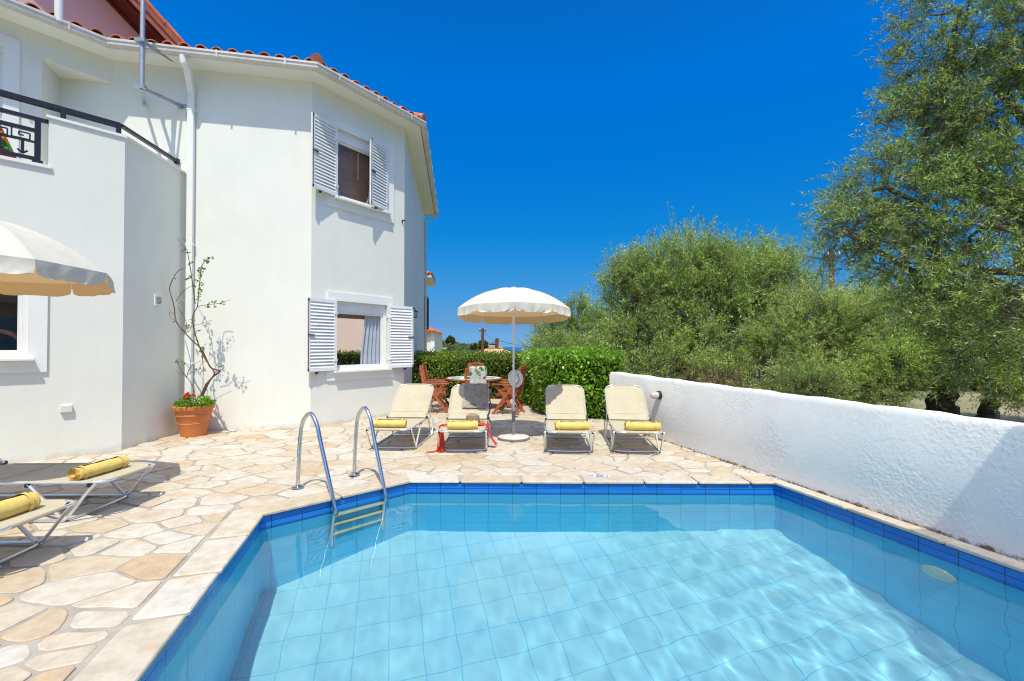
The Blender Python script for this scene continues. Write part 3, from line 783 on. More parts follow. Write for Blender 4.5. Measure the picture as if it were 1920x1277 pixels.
shutter(A, uF, nF, WS0 + .01, -1, LZ0 + .01, LZ1 - .0, .63, 3)
shutter(A, uF, nF, WS1 - .01, 1, LZ0 + .01, LZ1 - .0, .64, 10)
shutter(A, uF, nF, WS0 + .01, -1, UZ0 + .01, UZ1 - .0, .63, 12)
shutter(A, uF, nF, WS1 - .03, 1, UZ0 + .01, UZ1 - .0, .62, 163)
mb = MB()
q = wpt(A, uF, nF, 2.19, 4.35, 0); mb.bar(q, q + nF * .09, .02, .02); mb.bar(q + nF * .09, q + nF * .09 + P3(0, 0, -.05), .02, .02); mb.bar(q + P3(0, 0, -.05), q + P3(0, 0, .02), .03, .03)
mb.build('shutter_hook', M_BLACK, villa)
# balcony door
Lg = (J - Gp).length; ds = Lg + dw
mb = MB(); wd = lambda s, z, o: wpt(Gp, uG, nG, s, z, o)
for a in (ds - .035, ds - 1.165): mb.bar(wd(a, 3.6, -.08), wd(a, 5.95, -.08), .07, .07, up=nG)
for z in (3.64, 5.91): mb.bar(wd(ds - 1.13, z, -.08), wd(ds - .07, z, -.08), .07, .07)
dr = mb.build('balcony_door', M_WHITE, villa); mb = MB(); mb.quad(wd(ds - 1.13, 3.7, -.09), wd(ds - .07, 3.7, -.09), wd(ds - .07, 5.88, -.09), wd(ds - 1.13, 5.88, -.09)); mb.build('pane', M_GLASS, dr)
mb = MB(); mb.bar(wd(ds + .085, 3.5, .012), wd(ds + .085, 6.05, .012), .17, .03, up=nG); mb.bar(wd(ds - 1.3, 6.13, .012), wd(ds + .17, 6.13, .012), .03, .16); mb.build('surround', M_TRIM, dr)

# ---- eaves: soffit, gutter, roof
path = [Gp, G, A, B, Cc, Cc + ub * 10]
def offs(d):
    out = []
    for i in range(len(path)):
        us = []
        if i: us.append((path[i] - path[i - 1]).normalized())
        if i < len(path) - 1: us.append((path[i + 1] - path[i]).normalized())
        n0 = [P3(u.y, -u.x) for u in us]
        b = (n0[0] + n0[-1]).normalized(); out.append(path[i] + b * (d / b.dot(n0[0])))
    return out
def sweep(mb, profile, mat=0):
    rings = [offs(d) for d, z in profile]
    for k in range(len(profile) - 1):
        for i in range(len(path) - 1):
            a, b, c, d_ = rings[k][i], rings[k][i + 1], rings[k + 1][i + 1], rings[k + 1][i]
            z0, z1 = profile[k][1], profile[k + 1][1]
            mb.quad((a.x, a.y, z0), (b.x, b.y, z0), (c.x, c.y, z1), (d_.x, d_.y, z1), mat)
OV = .36
mb = MB(); sweep(mb, [(-.15, EAVE), (OV, EAVE - .005), (OV, EAVE + .10), (-.15, EAVE + .12)]); mb.build('soffit', M_TRIM, villa)
mb = MB(); sweep(mb, [(OV + .012, EAVE + .085), (OV + .012, EAVE + .0), (OV + .035, EAVE - .022), (OV + .10, EAVE - .022), (OV + .125, EAVE + .005), (OV + .128, EAVE + .055), (OV + .142, EAVE + .062), (OV + .142, EAVE + .095), (OV + .128, EAVE + .095), (OV + .12, EAVE + .03), (OV + .08, EAVE + .0), (OV + .025, EAVE + .01)])
rg = offs(OV + .145)
for i in range(len(path) - 2):
    a, b = rg[i], rg[i + 1]; L = (b - a).length; u = (b - a).normalized(); n = P3(u.y, -u.x); k = max(1, round(L / .95))
    for j in range(k):
        q = a + u * (L * (j + .5) / k); z = EAVE
        mb.bar((q.x, q.y, z - .02), (q.x, q.y, z + .10), .03, .008, up=n)
gt = mb.build('gutter', M_PVC, villa)
# roof slopes with barrel tiles
mb = MB(); rise = .36
run_ = [(OV + .05, EAVE + .10), (-1.6, EAVE + .10 + rise * (OV + 1.65)), (-3.4, EAVE + .10 + rise * (OV + 3.45))]
sweep(mb, run_)
o0 = offs(OV + .09)
for i in range(len(path) - 2):
    a, b = o0[i], o0[i + 1]; u = (b - a).normalized(); n = P3(-u.y, u.x); L = (b - a).length
    cnt = int(L / .235); st = L / cnt
    for j in range(cnt):
        q = a + u * (st * (j + .5)); jz = random.uniform(-.008, .008); rad = .092; seg = 9
        for course in range(3):
            t0, t1 = course * .40 - (0 if course else random.uniform(-.02, .02)), course * .40 + .45
            rows = []
            for t, rr in ((t0, rad), (t1, rad * .86)):
                zc = EAVE + .085 + rise * (t - 0) + course * .01 + .02 * (t == t0) + jz
                rows.append((t, rr, zc))
            vs = []
            for t, rr, zc in rows:
                for sc_ in (rr, rr - .016):
                    for k in range(seg + 1):
                        ang = PI * k / seg
                        p = q + n * t + u * (math.cos(ang) * sc_); vs.append((p.x, p.y, zc + math.sin(ang) * sc_ * .92))
            m_ = seg + 1
            fs = [(k, k + 1, 2 * m_ + k + 1, 2 * m_ + k) for k in range(seg)] + [(m_ + k + 1, m_ + k, 3 * m_ + k, 3 * m_ + k + 1) for k in range(seg)]
            fs += [(k + 1, k, m_ + k, m_ + k + 1) for k in range(seg)]
            mb.add(vs, fs)
        # pan tile between the barrels
        q2 = a + u * (st * (j + 1)); vs = []
        for t in (-.02, .8):
            for k in range(6):
                ang = PI + PI * k / 5; p = q2 + n * t + u * (math.cos(ang) * .06); vs.append((p.x, p.y, EAVE + .10 + rise * t + math.sin(ang) * .03))
        mb.add(vs, [(k, k + 1, 7 + k, 6 + k) for k in range(5)])
# hip tiles
for i in (1, 2, 3):
    p0, p1 = offs(OV + .08)[i], offs(-1.2)[i]
    for k in range(4):
        a = p0.lerp(p1, k / 4 * .98); b = p0.lerp(p1, (k + 1.15) / 4)
        z0 = EAVE + .17 + rise * (OV + 1.28) * k / 4; z1 = EAVE + .16 + rise * (OV + 1.28) * (k + 1.15) / 4
        if i != 1: mb.tube([(a.x, a.y, z0), (b.x, b.y, z1)], [.105, .09], 12)
mb.build('roof', M_TILE, villa)
# downpipes
def pipe(mb, pts, w=.085, h=.07):
    for p, q in zip(pts[:-1], pts[1:]): mb.bar(p, q, w, h, up=nM)
mb = MB(); g0 = at(341, 101, 7.66); sD, _ = hit(D, uM, 360, 400)
wm = lambda s, z, o: wpt(D, uM, nM, s, z, o)
sg, _ = hit(D + nM * (OV + .07), uM, 342, 104)
mb.tube([wm(sg, EAVE - .02, OV + .07), wm(sg + .01, EAVE - .14, OV + .06), wm(sg + .05, EAVE - .22, OV - .04)], .05, 12)
mb.bar(wm(sg + .04, EAVE - .19, OV - .01), wm(sD, EAVE - .46, .06), .10, .08, up=nM)
mb.bar(wm(sD, EAVE - .40, .06), wm(sD, .02, .06), .10, .075, up=nM)
for z in (1.2, 3.3, 5.7): mb.bar(wm(sD - .065, z, .055), wm(sD + .065, z, .055), .09, .03)
mb.build('downpipe', M_TRIM, villa, bevel=.006)
mb = MB(); e2 = offs(OV + .07)[4] - uS * .06; we_ = wpt(B, uS, nS, 6.40, 0, .06)
mb.tube([(e2.x, e2.y, EAVE - .02), (e2.x, e2.y, EAVE - .12), (we_.x, we_.y, EAVE - .38), (we_.x, we_.y, .02)], .045, 10); mb.build('downpipe', M_PVC, villa, smooth=True)
# second roof pipe seen above the gutter on the left
s_, _ = hit(Gp + nG * (OV + .10), uG, 111, 20)
q = wpt(Gp, uG, nG, s_, 0, OV + .10); mb = MB(); mb.tube([(q.x - .02, q.y, 8.0), (q.x - .005, q.y, EAVE + .42), (q.x, q.y, EAVE + .05)], .055, 14); mb.build('roof_pipe', M_PIPE, villa, smooth=True)
# gable above the left wing
W0 = at(203, 0, 9.30); ug = P3(math.cos(R(55)), math.sin(R(55))); ng = P3(ug.y, -ug.x)
W1d = hit(W0, ug, 262, 62); slope = (W1d[1] - W0.z) / W1d[0]
gz = lambda s: W0.z + slope * s
M_PINK = plaster('rose_render', (.62, .47, .46), bump=.1)
mb = MB(); a, b = -4.5, 1.9
mb.add([wpt(W0, ug, ng, a, 6.6, 0), wpt(W0, ug, ng, b, 6.6, 0), wpt(W0, ug, ng, b, gz(b), 0), wpt(W0, ug, ng, -2.4, gz(-2.4), 0), wpt(W0, ug, ng, a, gz(-2.4), 0)], [(0, 1, 2, 3, 4)])
mb.build('gable_wall', M_PINK, villa)
mb = MB(); ohg = .62
def gs(s, o, dz): return wpt(W0, ug, ng, s, gz(s) + dz, o)
a, b = -2.4, 2.3
mb.add([gs(a, ohg, 0), gs(b, ohg, 0), gs(b, -3, 0), gs(a, -3, 0)], [(3, 2, 1, 0)], 0)
for k in range(5): o_ = ohg - .1 - k * .12; mb.bar(gs(a, o_, -.03), gs(b, o_, -.03), .05, .07, up=ng) if k in (0, 4) else None
for k in range(7):
    s = a + (b - a) * k / 6; mb.bar(gs(s, .0, -.035), gs(s, ohg - .1, -.035), .07, .06)
mb.build('gable_soffit', M_DARKWOOD, villa)
mb = MB()
mb.bar(gs(a, ohg + .02, .10), gs(b, ohg + .02, .10), .03, .24); mb.bar(gs(a, ohg + .045, .155), gs(b, ohg + .045, .155), .03, .10)
mb.build('barge_board', M_BARGE, villa)
mb = MB(); vs = []
mb.add([gs(a, ohg + .03, .23), gs(b, ohg + .03, .23), gs(b, -3, .23), gs(a, -3, .23)], [(0, 1, 2, 3)])
for k in range(9):
    s0 = a + (b - a) * k / 9; mb.tube([gs(s0, ohg + .0, .28), gs(s0 + (b - a) / 8.6, ohg + .0, .25)], [.075, .085], 10)
mb.build('gable_roof', M_TILE, villa)
# vent grille and socket
s, z = hit(E, uE, 295, 563); mb = MB(); c = we(s, z, .012)
mb.bar(we(s - .09, z, .012), we(s + .09, z, .012), .024, .17); vg = mb.build('vent', M_WHITE, villa)
mb = MB()
for k in range(6): mb.bar(we(s - .06, z - .055 + k * .02, .026), we(s + .06, z - .055 + k * .02, .026), .006, .010)
mb.build('grille', M_GREYTUBE, vg)
s, z = hit(E, uL, 124, 766); mb = MB(); mb.bar(w(s - .06, z, .02), w(s + .06, z, .02), .05, .10); mb.build('socket', M_PIPE, villa, bevel=.008)
s, z = hit(D, uM, 352, 447); mb = MB(); mb.bar(wm(s - .1, z, .02), wm(s - .02, z, .02), .04, .05); mb.build('cable_box', M_PVC, villa)

# ---- balcony rail (moves as one piece)
rl = thing('balcony_railing', 'black wrought iron balcony railing with a Greek key frieze on the white parapet', 'railing', (0, 0, 0))
rh = lambda px, py: hit(E, uL, px, py)
mb = MB(); hz = PAR + .20
mb.bar(w(-Ll, hz, -.1), w(-.04, hz, -.1), .05, .055); mb.bar(w(-Ll, hz - .045, -.1), w(-.04, hz - .045, -.1), .025, .02)
mb.bar(we(.06, hz, -.1), we((D - E).length - .03, hz, -.1), .05, .05)
for s in (sP + .14, -.06): mb.bar(w(s, PAR + .03, -.1), w(s, hz, -.1), .055, .055, up=nL); mb.bar(w(s - .06, PAR + .036, -.1), w(s + .06, PAR + .036, -.1), .10, .02)
q = we((D - E).length - .06, hz, -.1); mb.box(q, (.06, .06, .09))
mb.build('handrail', M_IRON, rl)
mb = MB(); t0, t1 = rh(66, 222)[1], rh(66, 300)[1]
zt = PAR - .03; zb = zLow + .17; sp0 = sP - .10
mb.bar(w(-Ll, zt, -.1), w(sP, zt, -.1), .04, .05); mb.bar(w(-Ll, zt - .16, -.1), w(sp0, zt - .16, -.1), .035, .05); mb.bar(w(-Ll, zt - .535, -.1), w(sp0, zt - .535, -.1), .035, .045)
mid = zt - .315; zb = zt - .535
mb.bar(w(-Ll, mid, -.1), w(sp0, mid, -.1), .03, .025)
mb.bar(w(sp0, zLow + .03, -.1), w(sp0, zt, -.1), .06, .06, up=nL); mb.bar(w(sp0 - .05, zLow + .06, -.1), w(sp0 + .05, zLow + .06, -.1), .09, .07)
u_ = .20
for k in range(8):
    s0 = sp0 - .035 - (k + 1) * u_
    hgt = zt - .185 - mid - .015; y = lambda f: mid + .015 + hgt * f
    x_ = lambda f: s0 + u_ * f
    key = [(0, 1), (0, 0), (.82, 0), (.82, .72), (.32, .72), (.32, .36), (.55, .36)]
    for (a, b), (c, d) in zip(key[:-1], key[1:]): mb.bar(w(x_(a), y(b), -.1), w(x_(c), y(d), -.1), .016, .016, up=nL)
    mb.bar(w(x_(.5), mid, -.1), w(x_(.5), zb + .06, -.1), .03, .03, up=nL); mb.bar(w(x_(.5) - .045, zb + .085, -.1), w(x_(.5), zb + .04, -.1), .02, .02); mb.bar(w(x_(.5) + .045, zb + .085, -.1), w(x_(.5), zb + .04, -.1), .02, .02)
mb.build('frieze_panel', M_IRON, rl)
# striped cloth behind the railing
s, z = rh(2, 228); q = w(s - .05, 0, -.42)
rb = thing('striped_cloth', 'rainbow striped cloth hanging in folds behind the balcony railing', 'cloth', (q.x, q.y, zLow - .3))
cols = [(.55, .06, .05), (.75, .25, .03), (.10, .35, .06), (.55, .05, .05), (.02, .30, .55), (.80, .28, .02), (.45, .05, .06)]
hgt = z - zLow + .42
for k in range(7):
    mb = MB(); z0, z1 = hgt * (1 - k / 7), hgt * (1 - (k + 1) / 7); prof2 = [(.03 + .30 * (1 - z0 / hgt), z0), (.03 + .30 * (1 - z1 / hgt), z1)]
    n = 28; vs = []
    for r_, zz in prof2:
        for j in range(n): rr = r_ * (1 + .12 * math.cos(7 * 2 * PI * j / n)); vs.append((rr * math.cos(2 * PI * j / n), rr * math.sin(2 * PI * j / n), zz))
    mb.add(vs, [(j, (j + 1) % n, n + (j + 1) % n, n + j) for j in range(n)]); mb.build('stripe', fabric('stripe_%d' % k, cols[k], cols[k], .2), rb, smooth=True)
mb = MB(); mb.tube([(0, 0, hgt - .02), (0, 0, hgt + .12)], .025, 10); mb.build('wooden_tip', M_TEAK, rb)

# ---- antenna mast
am = thing('antenna_mast', 'galvanised antenna mast held out from the white wall by two brackets', 'mast', (0, 0, 0))
top = at(262, -60, 7.25); bot = at(266, 170, 7.25); ax, ay = bot.x, bot.y
mb = MB(); mb.tube([(ax, ay, bot.z), (ax, ay, 8.6)], .034, 14); mb.build('pole', M_GALV, am, smooth=True)
for zz, pa, pb in ((at(266, 165, 7.25).z, (343, 200), (268, 192)), (at(266, 78, 7.25).z, (338, 122), (272, 120))):
    mb = MB(); s1, z1 = hit(D, uM, *pa); e1 = wm(s1, z1, .0); s2, z2 = hit(D, uM, 300, pb[1]); e2 = wm(s2 - .25, z2 - .05, .0)
    mb.bar((ax, ay, zz), e1, .035, .05); mb.bar((ax, ay, zz), (e2.x, e2.y, z1), .035, .05)
    mb.box((ax, ay - .03, zz), (.16, .07, .06)); mb.bar(e1 + uM * -.08, e1 + uM * .08, .02, .08)
    mb.build('bracket', M_GALV, am)
mb = MB()
for zz, hw in ((8.1, .5), (8.35, .7), (8.55, .4)): mb.tube([(ax - hw, ay, zz), (ax + hw, ay, zz)], .012, 6)
mb.build('aerial', M_GALV, am)
# ---- lantern on the side wall
s, z = hit(B + nS * .06, uS, 773, 583); q = wpt(B, uS, nS, s, z, 0)
LS = .55
ln = thing('wall_lantern', 'black lantern on the shaded side wall behind the lower shutter', 'wall lamp', q)
mb = MB(); mb.bar((0, 0, -.05), nS * .02 + P3(0, 0, -.05), .12, .25, up=(0, 0, 1)); mb.tube(smooth_path([nS * .02, nS * .12 + P3(0, 0, .14), nS * .24 + P3(0, 0, .10), nS * .24 + P3(0, 0, .03)]), .014, 8); mb.build('bracket', M_IRON, ln)
mb = MB(); c = nS * .24; mb.lathe([(.02, .05), (.13, -.02), (.13, -.04), (.10, -.04)], 6, c); mb.lathe([(.085, -.30), (.055, -.34), (.0, -.34)], 6, c)
for k in range(6): a = k * PI / 3; mb.bar(c + P3(.10 * math.cos(a), .10 * math.sin(a), -.04), c + P3(.085 * math.cos(a), .085 * math.sin(a), -.30), .012, .012)
mb.build('cage', M_IRON, ln)
mb = MB(); mb.lathe([(.092, -.05), (.078, -.29)], 6, c); mb.build('glass', M_GLASS, ln)
ln.scale = (LS, LS, LS)
# ---- black iron screen low on the side wall
s, z = hit(B, uS, 776, 672); s2, z2 = hit(B + nS * .1, uS, 778, 735)
ir = thing('iron_screen', 'black iron screen standing against the shaded side wall near its base', 'screen', wpt(B, uS, nS, s + .2, 0, 0))
mb = MB()
for o_ in (.03, .36): mb.bar(nS * o_ + P3(0, 0, .0), nS * o_ + P3(0, 0, 1.15), .03, .03)
for zz in (.12, .6, 1.15): mb.bar(nS * .03 + P3(0, 0, zz), nS * .36 + P3(0, 0, zz), .03, .03)
for k in range(5): o_ = .08 + k * .06; mb.bar(nS * o_ + P3(0, 0, .12), nS * o_ + P3(0, 0, 1.12), .02, .02)
mb.tube(smooth_path([nS * .1 + P3(0, 0, 1.15), nS * .2 + P3(0, 0, 1.28), nS * .3 + P3(0, 0, 1.15)]), .015, 6)
mb.build('grille', M_IRON, ir)

# ================================================================== retaining wall
def rough_mat():
    m, nt, b = newmat('trowelled_render'); L = nt.links.new
    tc = N(nt, 'ShaderNodeTexCoord')
    nz = N(nt, 'ShaderNodeTexNoise', Scale=1.2, Detail=6, Roughness=.7); L(tc.outputs['Object'], nz.inputs['Vector'])
    rp = ramp(nt, [(.3, (.75, .74, .68)), (.55, (.84, .835, .765))]); L(nz.outputs['Fac'], rp.inputs['Fac'])
    # stains near the foot and moss specks
    sx = N(nt, 'ShaderNodeSeparateXYZ'); L(tc.outputs['Object'], sx.inputs[0])
    mr = N(nt, 'ShaderNodeMapRange'); mr.inputs['From Min'].default_value = .0; mr.inputs['From Max'].default_value = .10; mr.inputs['To Min'].default_value = 1; mr.inputs['To Max'].default_value = 0; L(sx.outputs['Z'], mr.inputs['Value'])
    n3 = N(nt, 'ShaderNodeTexNoise', Scale=9, Detail=6, Roughness=.8); L(tc.outputs['Object'], n3.inputs['Vector'])
    mu = N(nt, 'ShaderNodeMath', operation='MULTIPLY'); L(mr.outputs[0], mu.inputs[0]); L(n3.outputs['Fac'], mu.inputs[1])
    r3 = ramp(nt, [(.38, (0, 0, 0)), (.52, (1, 1, 1))]); L(mu.outputs[0], r3.inputs['Fac'])
    L(mixc(nt, rp.outputs['Color'], (.22, .15, .10), r3.outputs['Color']), b.inputs['Base Color']); b.inputs['Roughness'].default_value = .85; b.inputs['Specular IOR Level'].default_value = .2
    vo = N(nt, 'ShaderNodeTexNoise', Scale=19, Detail=5, Roughness=.62, Distortion=1.3); L(tc.outputs['Object'], vo.inputs['Vector'])
    v2 = N(nt, 'ShaderNodeTexVoronoi', Scale=26); L(tc.outputs['Object'], v2.inputs['Vector'])
    ad = N(nt, 'ShaderNodeMath', operation='MULTIPLY_ADD'); L(v2.outputs['Distance'], ad.inputs[0]); ad.inputs[1].default_value = .35; L(vo.outputs['Fac'], ad.inputs[2])
    n5 = N(nt, 'ShaderNodeTexNoise', Scale=1.4, Detail=3, Distortion=.6); L(tc.outputs['Object'], n5.inputs['Vector']); r5 = N(nt, 'ShaderNodeMapRange'); r5.inputs['From Min'].default_value = .36; r5.inputs['From Max'].default_value = .64; r5.inputs['To Min'].default_value = .12; r5.inputs['To Max'].default_value = .62; L(n5.outputs['Fac'], r5.inputs['Value'])
    bp = N(nt, 'ShaderNodeBump', Strength=.38, Distance=.016); L(ad.outputs[0], bp.inputs['Height']); L(r5.outputs[0], bp.inputs['Strength']); L(bp.outputs['Normal'], b.inputs['Normal'])
    return m
mb = MB(); Lw = 10.5; nseg = 60; T = .24
prof3 = []
for k in range(nseg + 1):
    s = Lw * k / nseg; zt = 1.0 - .058 * min(1, s / 6.2) + .006 * math.sin(k * 1.3) + .004 * math.sin(k * 3.1)
    q = WALL0 + uW * s; o_ = .004 * math.sin(k * .9)
    prof3.append([(q.x + nW.x * (d_ + o_), q.y + nW.y * (d_ + o_), z_) for d_, z_ in ((.012, -.1), (0, .25), (-.004, zt - .05), (-.03, zt - .008), (-.07, zt), (-T + .06, zt), (-T + .02, zt - .012), (-T, zt - .06), (-T, -.1))])
vs = [p for r_ in prof3 for p in r_]; m_ = 9
mb.add(vs, [(i * m_ + j, i * m_ + j + 1, (i + 1) * m_ + j + 1, (i + 1) * m_ + j) for i in range(nseg) for j in range(m_ - 1)] + [tuple(range(m_ - 1, -1, -1)), tuple(nseg * m_ + j for j in range(m_))])
rw = mb.build('retaining_wall', rough_mat(), smooth=True); tag(rw, 'low white roughly rendered wall running along the right side of the pool', 'wall')
# bulkhead lamp on it
ss, zz = hit(WALL0, uW, 1237, 741); q = WALL0 + uW * ss
bl = thing('bulkhead_lamp', 'small round bulkhead lamp with a dark bezel on the low white wall', 'wall lamp', (q.x, q.y, zz))
Mq = (nW + P3(0, 0, .0)).to_track_quat('Z', 'Y').to_matrix()
mb = MB(); mb.lathe([(0, .05), (.05, .05), (.066, .045), (.07, .03), (.07, 0)], 20, M=Mq); mb.build('bezel', M_BLACK, bl, smooth=True)
mb = MB(); mb.lathe([(.056, .045), (.058, .10), (.05, .14), (.03, .165), (0, .172)], 20, M=Mq); mb.build('lens', pm('lamp_glass', (.62, .52, .44), .15, var=.1), bl, smooth=True)
# unseen mesh cover, added to lightly shade the wall's near end and pool
ob = thing('added_awning', 'pale mesh cover on white posts, added out of view to shade the low wall', 'added_awning', (0, 0, 0))
for x, y in ((4.75, 1.9), (8.6, 1.9), (4.9, -3.0), (8.6, -3.0)):
    mb = MB(); mb.bar((x, y, -.1), (x, y, 3.1), .09, .09); mb.build('post', M_WHITE, ob)
m, nt, b = newmat('added_awning_mesh'); b.inputs['Base Color'].default_value = (.8, .8, .75, 1); b.inputs['Roughness'].default_value = .9
tr_ = nt.nodes.new('ShaderNodeBsdfTransparent'); mx_ = nt.nodes.new('ShaderNodeMixShader'); mx_.inputs[0].default_value = .42
nt.links.new(b.outputs[0], mx_.inputs[1]); nt.links.new(tr_.outputs[0], mx_.inputs[2]); nt.links.new(mx_.outputs[0], nt.nodes['Material Output'].inputs['Surface'])
mb = MB(); nx_, ny_ = 20, 20; vs = [(3.3 + 5.6 * i / nx_, -3.2 + 5.35 * j / ny_, 3.14 - .10 * math.sin(PI * i / nx_) * math.sin(PI * j / ny_)) for j in range(ny_ + 1) for i in range(nx_ + 1)]
mb.add(vs, [(j * (nx_ + 1) + i, j * (nx_ + 1) + i + 1, (j + 1) * (nx_ + 1) + i + 1, (j + 1) * (nx_ + 1) + i) for j in range(ny_) for i in range(nx_)])
mb.build('mesh_cover', m, ob, smooth=True)
# ================================================================== sun loungers
HW = .315
def make_lounger(label, yp=.98, hem=None):
    t = thing('sun_lounger', label, 'sun lounger', (0, 0, 0), 0, 'beige sun loungers')
    zb = .33; bl = .80; ba = R(37)
    def back(a, o=0.): return Vector((0, yp + a * math.cos(ba) - o * math.sin(ba), zb + .02 + a * math.sin(ba) + o * math.cos(ba)))
    mb = MB(); c = .10                                        # bed frame: one bent tube, rounded foot corners
    foot = [(-HW, yp + .12, zb)] + [(-HW, c, zb)] + [(-HW + c * (1 - math.cos(a)), c - c * math.sin(a), zb) for a in np.linspace(.3, PI / 2, 5)]
    pts = foot + [(-x, y, z) for x, y, z in foot[::-1]]
    mb.tube(pts, .0125, 10)
    mb.tube([(-HW, yp + .12, zb), (HW, yp + .12, zb)], .0125, 8)
    mb.build('bed_frame', M_ALU, t, smooth=True)
    mb = MB(); hb = [(-HW + .012, 0)] + [(-HW + .012, bl - c)] + [(-HW + .012 + c * (1 - math.cos(a)), bl - c + c * math.sin(a)) for a in np.linspace(.3, PI / 2, 5)]
    hb = hb + [(-x, a) for x, a in hb[::-1]]
    mb.tube([back(a) + Vector((x, 0, 0)) for x, a in hb], .0125, 10)
    for sx in (-1, 1): mb.tube([back(.42) + Vector((sx * HW, 0, 0)), (sx * HW, yp + .30, zb - .05), (sx * HW, yp + .08, zb - .02)], .008, 8)
    mb.build('back_frame', M_ALU, t, smooth=True)
    # sling: foot panel and back panel with cut corners that leave the tube showing
    def sling(fn, L, name, cut0, cut1, sag):
        mb = MB(); nu, nv = 12, 18; vs = []
        for j in range(nv + 1):
            a = L * j / nv; hw = HW - .004
            k = .085
            if cut1 and a > L - k: hw -= .13 * ((a - (L - k)) / k) ** .9
            if cut0 and a < k: hw -= .13 * ((k - a) / k) ** .9
            for i in range(nu + 1):
                f = i / nu * 2 - 1; s_ = -sag * (1 - f * f) * math.sin(PI * min(1, max(0, j / nv)))
                vs.append(fn(a, .006 + s_) + Vector((f * hw, 0, 0)))
        m_ = nu + 1
        mb.add(vs, [(j * m_ + i, j * m_ + i + 1, (j + 1) * m_ + i + 1, (j + 1) * m_ + i) for j in range(nv) for i in range(nu)])
        # wrap over the end bars and a stitched hem
        for a in ([0] if cut0 else []) + ([L] if cut1 else []):
            e = HW - .13
            mb.tube([fn(a, 0) + Vector((-e, 0, 0)), fn(a, 0) + Vector((e, 0, 0))], .016, 8)
        for sx in (-1, 1):
            e = HW - .004
            mb.tube([fn(.1, 0) + Vector((sx * e, 0, 0)), fn(L - .1, 0) + Vector((sx * e, 0, 0))], .0155, 8)
        hm = L * .16 if cut1 else (hem or L * .93)
        mb.tube([fn(hm, .004) + Vector((-e, 0, 0)), fn(hm, .004) + Vector((e, 0, 0))], .003, 5)
        return mb.build(name, M_SLING, t, smooth=True)
    sling(lambda a, o: Vector((0, a, zb + o)), yp + .02, 'seat_sling', True, False, .022)
    sling(lambda a, o: back(a, o), bl, 'back_sling', False, True, .012)
    for sx in (-1, 1):
        x = sx * (HW + .02); mb = MB()
        mb.tube(smooth_path([(x, .05, zb - .005), (x, .14, .22), (x, .27, .05), (x, .33, .016), (x, .42, .016), (x, yp + .22, .016), (x, yp + .32, .03), (x, yp + .38, .12), (x, yp + .42, zb - .06)], 4), .0125, 9)
        mb.build('side_leg', M_ALU, t, smooth=True)
        for y_a, y_b, r_ in ((.62, .33, .0145), (yp + .14, yp + .30, .011)):
            mb = MB(); mb.tube([(x - sx * .012, y_a, zb - .01), (x - sx * .012, y_b, .023)], r_, 9); mb.build('brace', M_ALU, t, smooth=True)
        for y_, dz in ((.10, -.018), (.62, -.018), (yp + .02, .02)):
            mb = MB(); mb.box((sx * (HW + .004), y_, zb + dz), (.035, .045, .035)); mb.build('joint', M_BLACK, t, bevel=.006)
    mb = MB()
    mb.tube(smooth_path([(-HW - .02, .36, .014), (-HW + .04, .29, .013), (0, .27, .013), (HW - .04, .29, .013), (HW + .02, .36, .014)], 5), .011, 8)
    mb.build('ground_bar', M_ALU, t, smooth=True)
    mb = MB(); mb.tube([(-HW - .02, yp + .27, .016), (HW + .02, yp + .27, .016)], .011, 8); mb.build('ground_bar', M_ALU, t, smooth=True)
    return t
LL = ['sun lounger nearest the white bay of the villa, leftmost of the raised four',
      'sun lounger left of the parasol pole, with a hat, coral scarf and sarong',
      'beige sun lounger right of the parasol pole, its backrest half in parasol shade',
      'beige sun lounger beside the low white wall, under the round wall lamp',
      'flat sun lounger farther from the camera, of the two by the left wall',
      'flat sun lounger nearest the camera, at the left edge of the photo']
SPOTS = [(-1.76, 6.43, R(-3)), (-.70, 6.28, R(.5)), (.79, 6.22, R(-4)), (1.735, 6.20, R(-6)),
         (-3.53, 4.25, R(91.5)), (-3.26, 3.15, R(92))]
lo = make_lounger(LL[0]); loungers = [lo]
lo.location = (*SPOTS[0][:2], 0); lo.rotation_euler.z = SPOTS[0][2]
for i in range(1, 4): loungers.append(dup(lo, LL[i], (*SPOTS[i][:2], 0), SPOTS[i][2]))
lo2 = make_lounger(LL[4], 1.48, .98); lo2.location = (*SPOTS[4][:2], 0); lo2.rotation_euler.z = SPOTS[4][2]
loungers += [lo2, dup(lo2, LL[5], (*SPOTS[5][:2], 0), SPOTS[5][2])]

